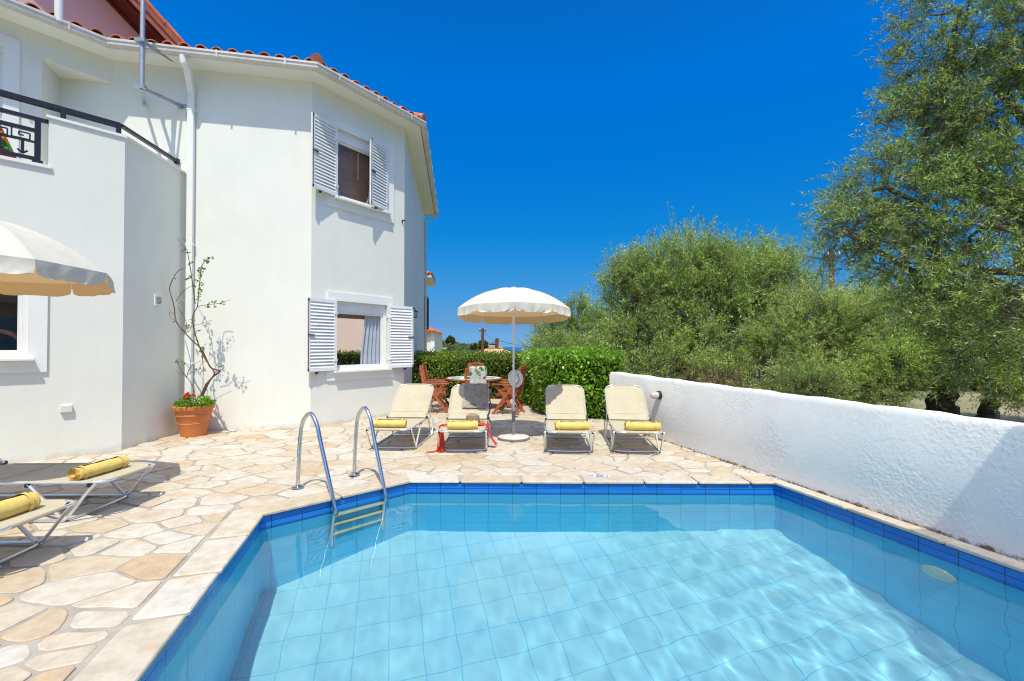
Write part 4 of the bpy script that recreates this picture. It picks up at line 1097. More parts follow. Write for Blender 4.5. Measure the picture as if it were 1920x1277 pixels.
# rolled towels
def make_towel(label):
    mb = MB(); L = .46; n = 150; vs = []
    def sp_(k): a = k / n * 5.2 * 2 * PI; r_ = .012 + .052 * k / n; return r_ * math.cos(a), r_ * math.sin(a)
    ns = 14
    for j in range(ns + 1):
        x = -L / 2 + L * j / ns; e = 1 - .05 * (abs(j / ns * 2 - 1) ** 6)
        for k in range(n + 1):
            y, z = sp_(k); wob = .0015 * math.sin(x * 40 + k * .3)
            vs.append((x + .006 * math.sin(k * .21) * (j in (0, ns)), y * e + wob, z * e + wob))
    m_ = n + 1
    mb.add(vs, [(j * m_ + k, j * m_ + k + 1, (j + 1) * m_ + k + 1, (j + 1) * m_ + k) for j in range(ns) for k in range(n)])
    # flattened thick pile: end discs keep the rolls from reading as a hollow pipe
    for sx in (-1, 1):
        vs = [(sx * (L / 2 - .012), 0, 0)] + [(sx * (L / 2 - .012), .06 * math.cos(a), .06 * math.sin(a)) for a in np.linspace(0, 2 * PI, 25)[:-1]]
        mb.add(vs, [(0, 1 + k, 1 + (k + 1) % 24) for k in range(24)])
    for k in (-.18, .18): mb.lathe([(.0655, -.012), (.0662, 0), (.0655, .012)], 30, (k, 0, 0), Vector((1, 0, 0)).to_track_quat('Z', 'Y').to_matrix())
    o = mb.build('rolled_towel', M_TOWEL, None, smooth=True); return tag(o, label, 'towel', 'rolled yellow towels')
TLAB = ['rolled yellow towel on the lounger nearest the white bay', 'rolled yellow towel on the lounger with the brown hat',
        'rolled yellow towel on the lounger just right of the parasol pole', 'rolled yellow towel on the lounger beside the low wall',
        'rolled yellow towel with its spiral end showing, on the farther flat lounger', 'rolled yellow towel half in shade at the left edge of the photo']
tw = make_towel(TLAB[0])
for i in range(6):
    o = tw if i == 0 else dup(tw, TLAB[i])
    x, y, a = SPOTS[i]; off = [(-.02, .18), (-.0, .20), (.04, .21), (.07, .19), (-.04, .26), (-.10, .22)][i]
    o.location = (x + off[0] * math.cos(a) - off[1] * math.sin(a), y + off[0] * math.sin(a) + off[1] * math.cos(a), .33 + .058)
    o.rotation_euler = (random.uniform(0, .6), 0, a + [R(0), R(2), R(1), R(-2), R(-4), R(-3)][i])
    o.scale = (random.uniform(.92, 1.06), random.uniform(.92, 1.06), random.uniform(.88, 1.0))
    if i == 5: o.scale = (1.15, 1.1, 1.1)

# ================================================================== parasols
def make_parasol(label, group, Rr, zr, hdome, npan, base_c, tilt=0):
    t = thing('parasol', label, 'parasol', base_c, 0, group)
    seam = [PI / 2 + 2 * PI * k / npan + R(1) for k in range(npan)]
    mb = MB(); nt_, na = 9, 8; vs = []
    def dome(tt, ang, k):
        f = (ang - seam[k]) / (2 * PI / npan); q = math.cos(PI / npan) / math.cos((f - .5) * 2 * PI / npan)
        q = 1 + (q - 1) * .9
        r_ = Rr * tt * (1 + (q - 1) * tt); z = zr + hdome * (1 - tt ** 2.15) - .012 * math.sin(PI * f) * math.sin(PI * tt) - tilt * r_ * math.sin(ang)
        return r_, z
    for k in range(npan):
        vs = []
        for i in range(nt_ + 1):
            for j in range(na + 1):
                ang = seam[k] + 2 * PI / npan * j / na; r_, z = dome(max(.015, i / nt_), ang, k); vs.append((r_ * math.cos(ang), r_ * math.sin(ang), z))
        m_ = na + 1; mb.add(vs, [(i * m_ + j, (i + 1) * m_ + j, (i + 1) * m_ + j + 1, i * m_ + j + 1) for i in range(nt_) for j in range(na)])
    cp_ = mb.build('canopy', M_CANOPY, t, smooth=True)
    mb = MB(); vh = .135
    for k in range(npan):
        vs = []; n2, n3 = 22, 6
        for i in range(n3 + 1):
            for j in range(n2 + 1):
                f = j / n2; v = i / n3
                edge = min(f, 1 - f); g = .035 * v ** 2.0 if v < .8 else .035 * .64 + (.11 * ((v - .8) / .2) ** 2.2)
                f2 = g + f * (1 - 2 * g)
                ang = seam[k] + 2 * PI / npan * f2; r_, z = dome(1, ang, k)
                rip = .010 * math.sin(f * 17 + k * 1.9) * v + .006 * math.sin(f * 31 + k + v * 4) * v
                r_ += .010 * v + rip + .02 * v * v * math.sin(k * 2.4)
                vs.append((r_ * math.cos(ang), r_ * math.sin(ang), z - vh * v - .004 * math.sin(f * 9 + k) * v))
        m_ = n2 + 1; mb.add(vs, [(i * m_ + j, (i + 1) * m_ + j, (i + 1) * m_ + j + 1, i * m_ + j + 1) for i in range(n3) for j in range(n2)])
    mb.build('valance', M_CANOPY, cp_, smooth=True)
    for k in range(npan):
        mb = MB(); pts = [(Rr * tt * .99 * math.cos(seam[k]), Rr * tt * .99 * math.sin(seam[k]), zr + hdome * (1 - tt ** 2.15) - .014 - tilt * Rr * tt * math.sin(seam[k])) for tt in np.linspace(.03, 1, 9)]
        mb.tube(pts, .006, 6); st = .52; a = Vector(((Rr * st) * math.cos(seam[k]), (Rr * st) * math.sin(seam[k]), zr + hdome * (1 - st ** 2.15) - .018 - tilt * Rr * st * math.sin(seam[k])))
        mb.tube([a, (.03 * math.cos(seam[k]), .03 * math.sin(seam[k]), zr - .02)], .005, 6); mb.build('rib', M_PAINTEDMETAL, t, smooth=True)
    mb = MB(); mb.tube([(0, 0, .40), (0, 0, zr + hdome + .005)], .0165, 14); mb.lathe([(.024, 1.02), (.026, 1.03), (.026, 1.10), (.024, 1.11)], 14); mb.tube([(.02, 0, 1.06), (.05, 0, 1.06)], .012, 8); mb.build('pole', M_PAINTEDMETAL, t, smooth=True)
    mb = MB(); mb.lathe([(.0, zr + hdome + .03), (.014, zr + hdome + .026), (.022, zr + hdome + .004), (.03, zr + hdome - .01)], 12); mb.lathe([(.03, zr - .05), (.035, zr - .03), (.035, zr), (.02, zr + .01)], 12); mb.build('finial', M_PAINTEDMETAL, t, smooth=True)
    mb = MB(); mb.lathe([(.03, .05), (.03, .44), (.022, .455), (.018, .456)], 16); mb.tube([(.028, 0, .36), (.07, 0, .36)], .011, 8); mb.build('stand_tube', M_GREYTUBE, t, smooth=True)
    mb = MB(); mb.lathe([(.0, .075), (.06, .073), (.235, .048), (.252, .040)], 40); b_ = mb.build('base', M_CONC, t, smooth=True)
    mb = MB(); mb.lathe([(.252, .040), (.262, .034), (.264, .012), (.258, 0)], 40); mb.build('rim', M_GREYTUBE, b_, smooth=True)
    return t
g1 = gnd(963, 823)
par1 = make_parasol('cream parasol on a grey stand between the two middle loungers', 'cream parasols', .925, 2.09, .36, 10, (g1.x, g1.y, 0), .055)
par2 = make_parasol('cream parasol cut off by the left edge of the photo, close to the villa wall', 'cream parasols', 1.05, 2.19, .45, 10, (-4.78, 3.90, 0), .01)

# ================================================================== teak dining set
def make_chair(label):
    t = thing('garden_chair', label, 'chair', (0, 0, 0), 0, 'reddish wooden garden armchairs')
    W = .27
    for sx in (-1, 1):                                     # chair faces +y
        x = sx * W
        mb = MB(); mb.bar((x, .28, .0), (x, -.20, .64), .032, .06, up=(0, 1, 0)); mb.build('rear_leg', M_TEAK, t, bevel=.003)
        mb = MB(); mb.bar((x - sx * .034, -.30, 0), (x - sx * .034, .22, .64), .032, .06, up=(0, 1, 0)); mb.build('front_leg', M_TEAK, t, bevel=.003)
        mb = MB(); mb.bar((x, -.30, .655), (x, .30, .665), .065, .026); mb.build('armrest', M_TEAK, t, bevel=.006)
        mb = MB(); mb.bar((sx * (W - .065), -.22, .40), (sx * (W - .065), -.34, 1.02), .03, .055, up=(0, 1, 0)); mb.build('back_post', M_TEAK, t, bevel=.004)
    mb = MB()
    for k in range(7): y = -.19 + k * .066; mb.box((0, y, .425 + .012 * abs(k - 2.5) * .3), (2 * W - .08, .05, .02))
    for sx in (-1, 1): mb.bar((sx * (W - .075), -.21, .40), (sx * (W - .075), .24, .405), .03, .04)
    mb.build('seat', M_TEAK, t)
    mb = MB()
    for k in range(8):
        f = (k + .6) / 8; y = -.225 - .115 * f; z = .44 + .56 * f
        mb.bar((-W + .08, y, z), (W - .08, y, z), .016, .048)
    mb.bar((-W + .05, -.342, 1.02), (0, -.345, 1.045), .03, .05); mb.bar((0, -.345, 1.045), (W - .05, -.342, 1.02), .03, .05)
    mb.build('backrest', M_TEAK, t)
    mb = MB(); mb.bar((-W, .21, .09), (W, .21, .09), .02, .04); mb.bar((-W + .03, -.22, .10), (W - .03, -.22, .10), .02, .04); mb.build('stretcher', M_TEAK, t)
    return t
tcx, tcy = -.93, 11.15
CL = [('reddish wooden armchair at the left of the table, nearer the bay window', -1.76, 10.5, R(-80)),
      ('reddish wooden armchair behind the nearer left one, by the hedge', -1.86, 11.35, R(-88)),
      ('reddish wooden armchair with its back to the pool and a floral towel over it', -.80, 10.02, R(4)),
      ('reddish wooden armchair on the far side of the table, in front of the hedge', -1.0, 12.25, R(180)),
      ('reddish wooden armchair at the right of the table, right behind the parasol pole', -.08, 10.3, R(72)),
      ('reddish wooden armchair at the far right of the table, behind the hat on the pole', -.02, 11.25, R(84))]
ch = make_chair(CL[0][0]); ch.location = (CL[0][1], CL[0][2], 0); ch.rotation_euler.z = CL[0][3]
for l, x, y, a in CL[1:]: dup(ch, l, (x, y, 0), a)
tb_ = thing('dining_table', 'round wooden garden table laid under a striped cloth in front of the hedge', 'table', (tcx, tcy, 0))
mb = MB(); mb.lathe([(0, .735), (.70, .735), (.70, .70), (0, .70)], 40); mb.build('tabletop', M_TEAK, tb_)
for k in range(4):
    a = PI / 4 + k * PI / 2; mb = MB(); mb.bar((.42 * math.cos(a), .42 * math.sin(a), 0), (.36 * math.cos(a), .36 * math.sin(a), .70), .06, .06); mb.build('leg', M_TEAK, tb_, bevel=.004)
def stripes_mat():
    m, nt, b = newmat('striped_cloth'); L = nt.links.new
    tc = N(nt, 'ShaderNodeTexCoord'); wv = N(nt, 'ShaderNodeTexWave', Scale=2.6, Distortion=0); wv.bands_direction = 'Y'; L(tc.outputs['Object'], wv.inputs['Vector'])
    rp = ramp(nt, [(.45, (.72, .74, .70)), (.55, (.30, .42, .38))]); L(wv.outputs['Fac'], rp.inputs['Fac']); L(rp.outputs[0], b.inputs['Base Color']); b.inputs['Roughness'].default_value = .9; return m
mb = MB(); n = 60; vs = [(0, 0, .742)]
for r_, z in ((.35, .742), (.60, .742), (.64, .741), (.645, .738)):
    for k in range(n): rr = r_ * (1 + (.012 * math.sin(9 * 2 * PI * k / n) if z < .7 else 0)); vs.append((rr * math.cos(2 * PI * k / n), rr * math.sin(2 * PI * k / n), z))
fs = [(0, 1 + k, 1 + (k + 1) % n) for k in range(n)] + [(1 + i * n + k, 1 + (i + 1) * n + k, 1 + (i + 1) * n + (k + 1) % n, 1 + i * n + (k + 1) % n) for i in range(3) for k in range(n)]
mb.add(vs, fs); tag(mb.build('tablecloth', stripes_mat(), smooth=True, loc=(tcx, tcy, 0)), 'green and white striped cloth covering the round garden table', 'tablecloth')
M_JUICE = pm('orange_juice', (.80, .36, .02), .2, var=.05)
for lab, x, y in (('glass of orange juice on the left of the garden table', -1.08, 10.62), ('glass of orange juice on the right of the garden table', -.74, 10.60)):
    g_ = thing('juice_glass', lab, 'glass', (x, y, .745), 0, 'glasses of orange juice')
    mb = MB(); mb.lathe([(0, .012), (.035, .012), (.042, .13), (0, .13)], 16); mb.build('juice', M_JUICE, g_, smooth=True)
    mb = MB(); mb.lathe([(0, 0), (.038, 0), (.046, .15)], 16); mb.build('tumbler', M_GLASS, g_, smooth=True)
M_CHINA = pm('white_china', (.75, .76, .75), .2, var=.02)
pl0 = MB(); pl0.lathe([(0, .006), (.08, .006), (.125, .02), (.128, .024), (.125, .024), (.08, .01), (0, .01)], 28)
po = tag(pl0.build('plate', M_CHINA, None, smooth=True, loc=(-1.35, 10.95, .745)), 'white plate on the left side of the garden table', 'plate', 'plates on the garden table')
for lab, x, y in (('white plate on the right side of the garden table', -.52, 11.0), ('white plate at the far side of the garden table', -.98, 11.6)):
    dup(po, lab, (x, y, .745))
# floral cloths: printed pattern as fabric design
def floral(name, ground, cols, scale, fac=.2):
    m = fabric(name, ground, ground, fac); nt = m.node_tree; b = nt.nodes['Principled BSDF']; L = nt.links.new
    tc = N(nt, 'ShaderNodeTexCoord'); vo = N(nt, 'ShaderNodeTexVoronoi', Scale=scale, Randomness=1.0); nz = N(nt, 'ShaderNodeTexNoise', Scale=scale * 1.5, Detail=3)
    L(tc.outputs['Object'], nz.inputs['Vector']); ad = N(nt, 'ShaderNodeVectorMath', operation='MULTIPLY_ADD'); L(nz.outputs['Color'], ad.inputs[0]); ad.inputs[1].default_value = (.12, .12, .12); L(tc.outputs['Object'], ad.inputs[2]); L(ad.outputs[0], vo.inputs['Vector'])
    sp_ = N(nt, 'ShaderNodeSeparateColor'); L(vo.outputs['Color'], sp_.inputs[0])
    stops = [(i / len(cols), c) for i, c in enumerate(cols)]; rp = ramp(nt, stops, 'CONSTANT'); L(sp_.outputs[0], rp.inputs['Fac'])
    mr = N(nt, 'ShaderNodeMath', operation='LESS_THAN'); L(vo.outputs['Distance'], mr.inputs[0]); mr.inputs[1].default_value = .48
    L(mixc(nt, ground, rp.outputs['Color'], mr.outputs[0]), b.inputs['Base Color']); return m
M_FLOR = floral('floral_towel', (.78, .80, .76), [(.02, .25, .22), (.60, .10, .06), (.78, .80, .76), (.10, .30, .08), (.75, .45, .08), (.78, .80, .76), (.02, .32, .34), (.72, .70, .20)], 11)
def drape(name, pts, width, m, seg=16, amp=.012, loc=(0, 0, 0), rz=0, thick=.006):
    """cloth along a path of local (y, z) points, spread over x"""
    path = smooth_path([(0, y, z) for y, z in pts], 5); mb = MB(); vs = []
    for i, p in enumerate(path):
        for k in range(seg + 1):
            f = k / seg * 2 - 1; vs.append((f * width / 2 * (1 + .03 * math.sin(i * .7)), p.y + amp * math.sin(k * 1.3 + i * .25), p.z + amp * .4 * math.sin(k * .9 + i * .3)))
    m_ = seg + 1; mb.add(vs, [(i * m_ + k, i * m_ + k + 1, (i + 1) * m_ + k + 1, (i + 1) * m_ + k) for i in range(len(path) - 1) for k in range(seg)])
    o = mb.build(name, m, None, smooth=True, loc=loc, rot=(0, 0, rz)); md = o.modifiers.new('cloth', 'SOLIDIFY'); md.thickness = thick; md.offset = 1; return o
tag(drape('beach_towel', [(-.30, .60), (-.33, .78), (-.38, 1.0), (-.385, 1.065), (-.36, 1.08), (-.325, 1.02), (-.27, .88)][::-1], .36, M_FLOR, loc=(-.74, 9.97, 0), rz=R(4)), 'white beach towel printed with green and red flowers over a wooden chair', 'beach towel')
# things on the second lounger
x2, y2, a2 = SPOTS[1]
def onl(x, y, z): return (x2 + x * math.cos(a2) - y * math.sin(a2), y2 + x * math.sin(a2) + y * math.cos(a2), z)
def make_hat(name, label, m, band, loc, rot, s=1.0):
    t = thing(name, label, 'hat', loc); t.rotation_euler = rot; t.scale = (s, s, s)
    mb = MB(); n = 40; vs = []
    prof4 = [(.155, -.004), (.15, .004), (.12, .0), (.10, .0), (.092, .012), (.088, .06), (.082, .10), (.065, .115), (.03, .10), (0, .092)]
    for r_, z in prof4:
        for k in range(n):
            a = 2 * PI * k / n; zz = z + (.014 * math.cos(2 * a) if r_ > .11 else 0) - (.018 * max(0, math.cos(2 * a)) if z > .105 else 0)
            vs.append((r_ * math.cos(a) * 1.06, r_ * math.sin(a), zz))
    mb.add(vs, [(i * n + k, i * n + (k + 1) % n, (i + 1) * n + (k + 1) % n, (i + 1) * n + k) for i in range(len(prof4) - 1) for k in range(n)])
    mb.build('straw_body', m, t, smooth=True)
    mb = MB(); mb.lathe([(.0945, .012), (.0935, .036)], 40, M=Matrix.Diagonal((1.06, 1, 1))); mb.build('hat_band', band, t, smooth=True)
M_STRAW = pm('brown_straw', (.34, .24, .16), .9, var=.15, scale=40, bump=.6, bscale=200)
M_PALE = pm('pale_straw', (.92, .86, .74), .9, var=.1, scale=40, bump=.6, bscale=200)
M_BAND = pm('dark_band', (.05, .05, .07), .8)
make_hat('sun_hat', 'brown straw hat lying on the lounger behind the rolled towel', M_STRAW, pm('brown_band', (.26, .18, .12), .9), onl(.11, .64, .347), (0, 0, .3), 1.12)
hq = at(966, 711, g1.y + .03)
make_hat('straw_hat', 'pale straw hat with a dark band hanging on the parasol pole', M_PALE, M_BAND, (hq.x, g1.y + .145, hq.z), (R(86), R(80), R(-30)), .90)
mg = thing('magazine', 'folded magazine lying on the lounger between the towel and the brown hat', 'magazine', onl(-.12, .42, .347), a2 + .2)
mb = MB(); mb.box((0, 0, .006), (.22, .28, .010)); mb.build('pages', pm('paper', (.7, .68, .62), .7), mg)
mb = MB(); mb.box((0, 0, .0125), (.224, .284, .003)); mb.build('cover', pm('blue_cover', (.03, .14, .24), .4, var=.3, scale=8, col2=(.05, .26, .24)), mg)
# coral scarf trailing over both sides of the lounger
M_CORAL = fabric('coral_gauze', (.80, .085, .045), (.85, .12, .06), .4)
def ribbon(mb, pts, wid, wdir, seg=5):
    path = smooth_path(pts, 6); vs = []; n = len(path)
    for i, p in enumerate(path):
        ww = np.interp(i / (n - 1), np.linspace(0, 1, len(wid)), wid)
        for k in range(seg + 1):
            f = k / seg * 2 - 1; vs.append(p + Vector(wdir) * (f * ww / 2) + Vector((.012 * math.sin(f * 5 + i * .3), 0, .008 * math.cos(f * 6 + i * .4))))
    m_ = seg + 1; mb.add(vs, [(i * m_ + k, i * m_ + k + 1, (i + 1) * m_ + k + 1, (i + 1) * m_ + k) for i in range(n - 1) for k in range(seg)])
mb = MB()
ribbon(mb, [(.10, .50, .352), (-.20, .46, .353), (-.30, .40, .358), (-.345, .37, .34), (-.352, .34, .26), (-.355, .32, .12), (-.36, .27, .03), (-.42, .20, .012), (-.50, .16, .012)], [.08, .09, .10, .09, .09, .10, .11, .08, .03], (.05, 1, 0))
ribbon(mb, [(-.33, .36, .30), (-.32, .30, .16), (-.315, .22, .03), (-.30, .16, .012)], [.07, .09, .09, .05], (1, .1, 0))
ribbon(mb, [(.10, .50, .352), (.28, .47, .356), (.342, .46, .34), (.36, .47, .26), (.42, .50, .12), (.47, .52, .04)], [.10, .09, .10, .10, .12, .10], (.2, 1, 0))
sc_ = mb.build('scarf', M_CORAL, None, smooth=True, loc=(x2, y2, 0), rot=(0, 0, a2)); tag(sc_, 'coral red scarf trailing to the ground on both sides of the lounger', 'scarf')
# sarong over the right corner of the backrest
M_SAR = floral('sarong_print', (.42, .42, .33), [(.36, .40, .31), (.52, .27, .20), (.42, .42, .33), (.25, .33, .24), (.50, .50, .43), (.42, .42, .33), (.52, .16, .24)], 19, .3)
ba = R(37); bk = lambda a, o: (.98 + a * math.cos(ba) - o * math.sin(ba), .35 + a * math.sin(ba) + o * math.cos(ba))
o = drape('sarong', [bk(.22, .022), bk(.45, .022), bk(.70, .022), bk(.80, .028), bk(.82, .0), bk(.78, -.03), bk(.50, -.09), (.98 + .42, .42), (.98 + .40, .22)], .40, M_SAR, amp=.004, loc=(0, 0, 0)); o.location = Vector(onl(.10, 0, 0)); o.rotation_euler.z = a2
tag(o, 'faded floral sarong thrown over the backrest of the lounger left of the parasol', 'sarong')
mb = MB()
for k in range(16):
    z0 = .78 - k * .04; xx = .335 + .012 * math.sin(k * 1.7)
    mb.tube([(xx, 1.56 - k * .030, z0), (xx + .015 * math.cos(k), 1.54 - k * .030, z0 - .045)], [.014, .008], 6)
o = mb.build('bead_garland', floral('bead_colours', (.45, .10, .20), [(.55, .08, .06), (.05, .10, .25), (.60, .20, .35), (.05, .25, .10), (.65, .55, .45)], 30), None, smooth=True, loc=(x2, y2, 0), rot=(0, 0, a2)); tag(o, 'colourful beaded garland hanging down the right edge of the lounger backrest', 'garland')

# ================================================================== terracotta pot with climber and flowers
pc = P3(-5.40, 7.74)
pt = thing('terracotta_pot', 'large terracotta pot with raised bands in the corner of the villa walls', 'flower pot', (pc.x, pc.y, 0))
mb = MB(); mb.lathe([(0, .0), (.185, .0), (.19, .02), (.215, .17), (.228, .205), (.232, .215), (.226, .225), (.25, .33), (.262, .345), (.262, .36), (.256, .37), (.27, .43), (.295, .445), (.30, .46), (.30, .50), (.29, .51), (.27, .505), (.262, .46), (.25, .45)], 44); mb.build('pot_body', M_POT, pt, smooth=True)
mb = MB(); mb.lathe([(.258, .455), (0, .465)], 30); mb.build('soil', pm('potting_soil', (.05, .035, .025), .95, bump=1.), pt)
vb = MB(); V = lambda px, py, dy=0.: at(px, py, pc.y - .20 + dy)
stems = [([(378, 742), (386, 722), (400, 706), (412, 696), (396, 690), (388, 676), (378, 655), (362, 640), (345, 622), (330, 602), (327, 578), (322, 558), (318, 540), (326, 520), (334, 508), (344, 504)], .013),
         ([(380, 742), (392, 716), (402, 700), (392, 684), (382, 668), (372, 645), (365, 622), (361, 600), (364, 585), (370, 575), (373, 545), (376, 515), (378, 500), (386, 488), (401, 482)], .012),
         ([(366, 570), (362, 540), (358, 510), (354, 485), (350, 468), (340, 456), (333, 447)], .007),
         ([(370, 575), (385, 572), (400, 570), (415, 568), (432, 562)], .005), ([(330, 565), (340, 550), (352, 540), (365, 535)], .005),
         ([(345, 625), (350, 610), (343, 590), (332, 575)], .005), ([(378, 655), (381, 690), (380, 735)], .006), ([(350, 708), (343, 698), (337, 690), (334, 680)], .006), ([(350, 706), (356, 690), (366, 682), (378, 676)], .005), ([(366, 738), (360, 722), (350, 706), (340, 700), (329, 695)], .006), ([(352, 702), (366, 696), (374, 692)], .004), ([(402, 700), (412, 694), (418, 693)], .006),
         ([(345, 622), (360, 612), (380, 606), (398, 600)], .004), ([(328, 590), (320, 585), (318, 590), (324, 600)], .003)]
for pts, r_ in stems:
    p3 = smooth_path([V(x, y, -.05 + .10 * (i / len(pts)) + .02 * math.sin(i * 1.9 + x)) for i, (x, y) in enumerate(pts)], 4); n = len(p3)
    vb.tube(p3, [max(.003, 1.15 * r_ * (1 - .65 * i / n)) for i in range(n)], 6)
    for i in range(3, n, 4):
        if random.random() < .4: d_ = Vector((random.uniform(-1, 1), random.uniform(-.6, .2), random.uniform(-.2, 1))).normalized(); vb.tube([p3[i], p3[i] + d_ * random.uniform(.02, .06)], [.002, .001], 4)
cl = thing('climbing_plant', 'bare twining climber with few leaves rising from the terracotta pot', 'climber', (pc.x, pc.y, .46))
o = vb.build('stem', M_VINE, cl, smooth=True); o.matrix_parent_inverse = Matrix.Translation((-pc.x, -pc.y, -.46))
def leaf_object(name, P, Dv, L, Wd, mats, parent=None, nrm=None, seed=0, ovate=False, world=True):
    P = np.asarray(P, float); Dv = np.asarray(Dv, float); n = len(P); r = np.random.default_rng(seed)
    Dv /= np.linalg.norm(Dv, axis=1, keepdims=True) + 1e-9
    up = r.normal(size=(n, 3)) * .8 + (np.array([0, 0, 1.0]) if nrm is None else nrm)
    S = np.cross(Dv, up); S /= np.linalg.norm(S, axis=1, keepdims=True) + 1e-9; Nn = np.cross(S, Dv)
    L = np.broadcast_to(L, (n,))[:, None] * r.uniform(.55, 1.35, (n, 1)); Wd = np.broadcast_to(Wd, (n,))[:, None] * r.uniform(.75, 1.2, (n, 1))
    if ovate:
        rows = [P, P + Dv * L * .38 + S * Wd * .5 + Nn * L * .05, P + Dv * L * .72 + S * Wd * .34, P + Dv * L - Nn * L * .10, P + Dv * L * .72 - S * Wd * .34, P + Dv * L * .38 - S * Wd * .5 + Nn * L * .05]
    else:
        rows = [P, P + Dv * L * .5 + S * Wd * .5 + Nn * Wd * .1, P + Dv * L - Nn * L * .06, P + Dv * L * .5 - S * Wd * .5 + Nn * Wd * .1]
    k = len(rows); vs = np.stack(rows, 1).reshape(-1, 3).astype(np.float32)
    return vs, k, n
def mesh_from(name, chunks, mats, parent=None):
    """chunks: list of (verts, corners per face, faces, material) -> one mesh object"""
    tv = sum(len(c[0]) for c in chunks); tl = sum(c[1] * c[2] for c in chunks); tf = sum(c[2] for c in chunks)
    me = bpy.data.meshes.new(name); me.vertices.add(tv); me.loops.add(tl); me.polygons.add(tf)
    me.vertices.foreach_set('co', np.concatenate([c[0] for c in chunks]).ravel())
    li, ls, mi = [], [], []; vb_, lb = 0, 0
    for vs, k, n, m in chunks:
        li.append(np.arange(k * n) + vb_); ls.append(np.arange(n) * k + lb); mi.append(np.full(n, m)); vb_ += len(vs); lb += k * n
    me.loops.foreach_set('vertex_index', np.concatenate(li).astype(np.int32)); me.polygons.foreach_set('loop_start', np.concatenate(ls).astype(np.int32))
    me.polygons.foreach_set('material_index', np.concatenate(mi).astype(np.int32))
    for m in mats: me.materials.append(m)
    me.update(calc_edges=True); me.validate()
    o = bpy.data.objects.new(name, me); C.objects.link(o)
    if parent: o.parent = parent; o.matrix_parent_inverse = parent.matrix_world.inverted() if False else Matrix.Translation(-Vector(parent.location))
    return o
M_LEAF = leafmat('climber_leaf', (.04, .10, .01), (.10, .22, .02), (.25, .40, .05), (.15, .25, .05), .35)
PP_, DD_ = [], []
for (x, y, k) in ((349, 470, 4), (376, 515, 10), (378, 505, 8), (377, 535, 8), (374, 545, 6), (402, 570, 9), (416, 568, 6), (356, 520, 5), (366, 530, 6), (362, 600, 4), (368, 622, 3), (380, 655, 4), (378, 663, 3), (386, 490, 4), (325, 520, 3), (412, 685, 3), (335, 680, 6), (345, 682, 6), (373, 692, 4), (340, 566, 3), (355, 495, 5), (373, 560, 5), (392, 572, 5), (330, 600, 4), (366, 640, 4), (395, 487, 4), (352, 612, 4)):
    for _ in range(int(k * 1.5)): q = V(x + random.uniform(-4, 4), y + random.uniform(-5, 5), random.uniform(-.06, .06)); PP_.append(q[:]); DD_.append((random.uniform(-1, 1), random.uniform(-1, .3), random.uniform(-.8, .8)))
vs, k, n = leaf_object('', PP_, DD_, .05, .034, None, seed=2, ovate=True); mesh_from('foliage', [(vs, k, n, 0)], [M_LEAF], cl)
fl = thing('flowering_plant', 'bushy green plant with red flowers filling the top of the pot', 'potted plant', (pc.x, pc.y, .47))
PP_, DD_, RP, RD = [], [], [], []
for _ in range(620):
    a, r_ = random.uniform(0, 2 * PI), .26 * math.sqrt(random.random()); h_ = random.uniform(.0, .20) * (1 - (r_ / .30) ** 2) + .02
    PP_.append((pc.x + .04 + r_ * math.cos(a), pc.y - .03 + r_ * math.sin(a), .48 + h_)); DD_.append((math.cos(a), math.sin(a), random.uniform(-.3, 1)))
for _ in range(10):
    cx_, cy_, cz_ = pc.x + random.uniform(-.12, .16), pc.y - .10 + random.uniform(-.1, .12), .68 + random.uniform(-.03, .06)
    for _ in range(12): RP.append((cx_ + random.gauss(0, .010), cy_ + random.gauss(0, .010), cz_ + random.gauss(0, .008))); RD.append((random.uniform(-1, 1), random.uniform(-1, 1), random.uniform(0, 1)))
vs, k, n = leaf_object('', PP_, DD_, .055, .032, None, seed=3, ovate=True); mesh_from('foliage', [(vs, k, n, 0)], [leafmat('bright_leaf', (.05, .14, .01), (.15, .32, .02), (.30, .45, .05), (.2, .3, .05), .35)], fl)
vs, k, n = leaf_object('', RP, RD, .03, .024, None, seed=4, ovate=True); mesh_from('flower', [(vs, k, n, 0)], [fabric('red_petal', (.75, .02, .03), (.8, .05, .05), .3)], fl)
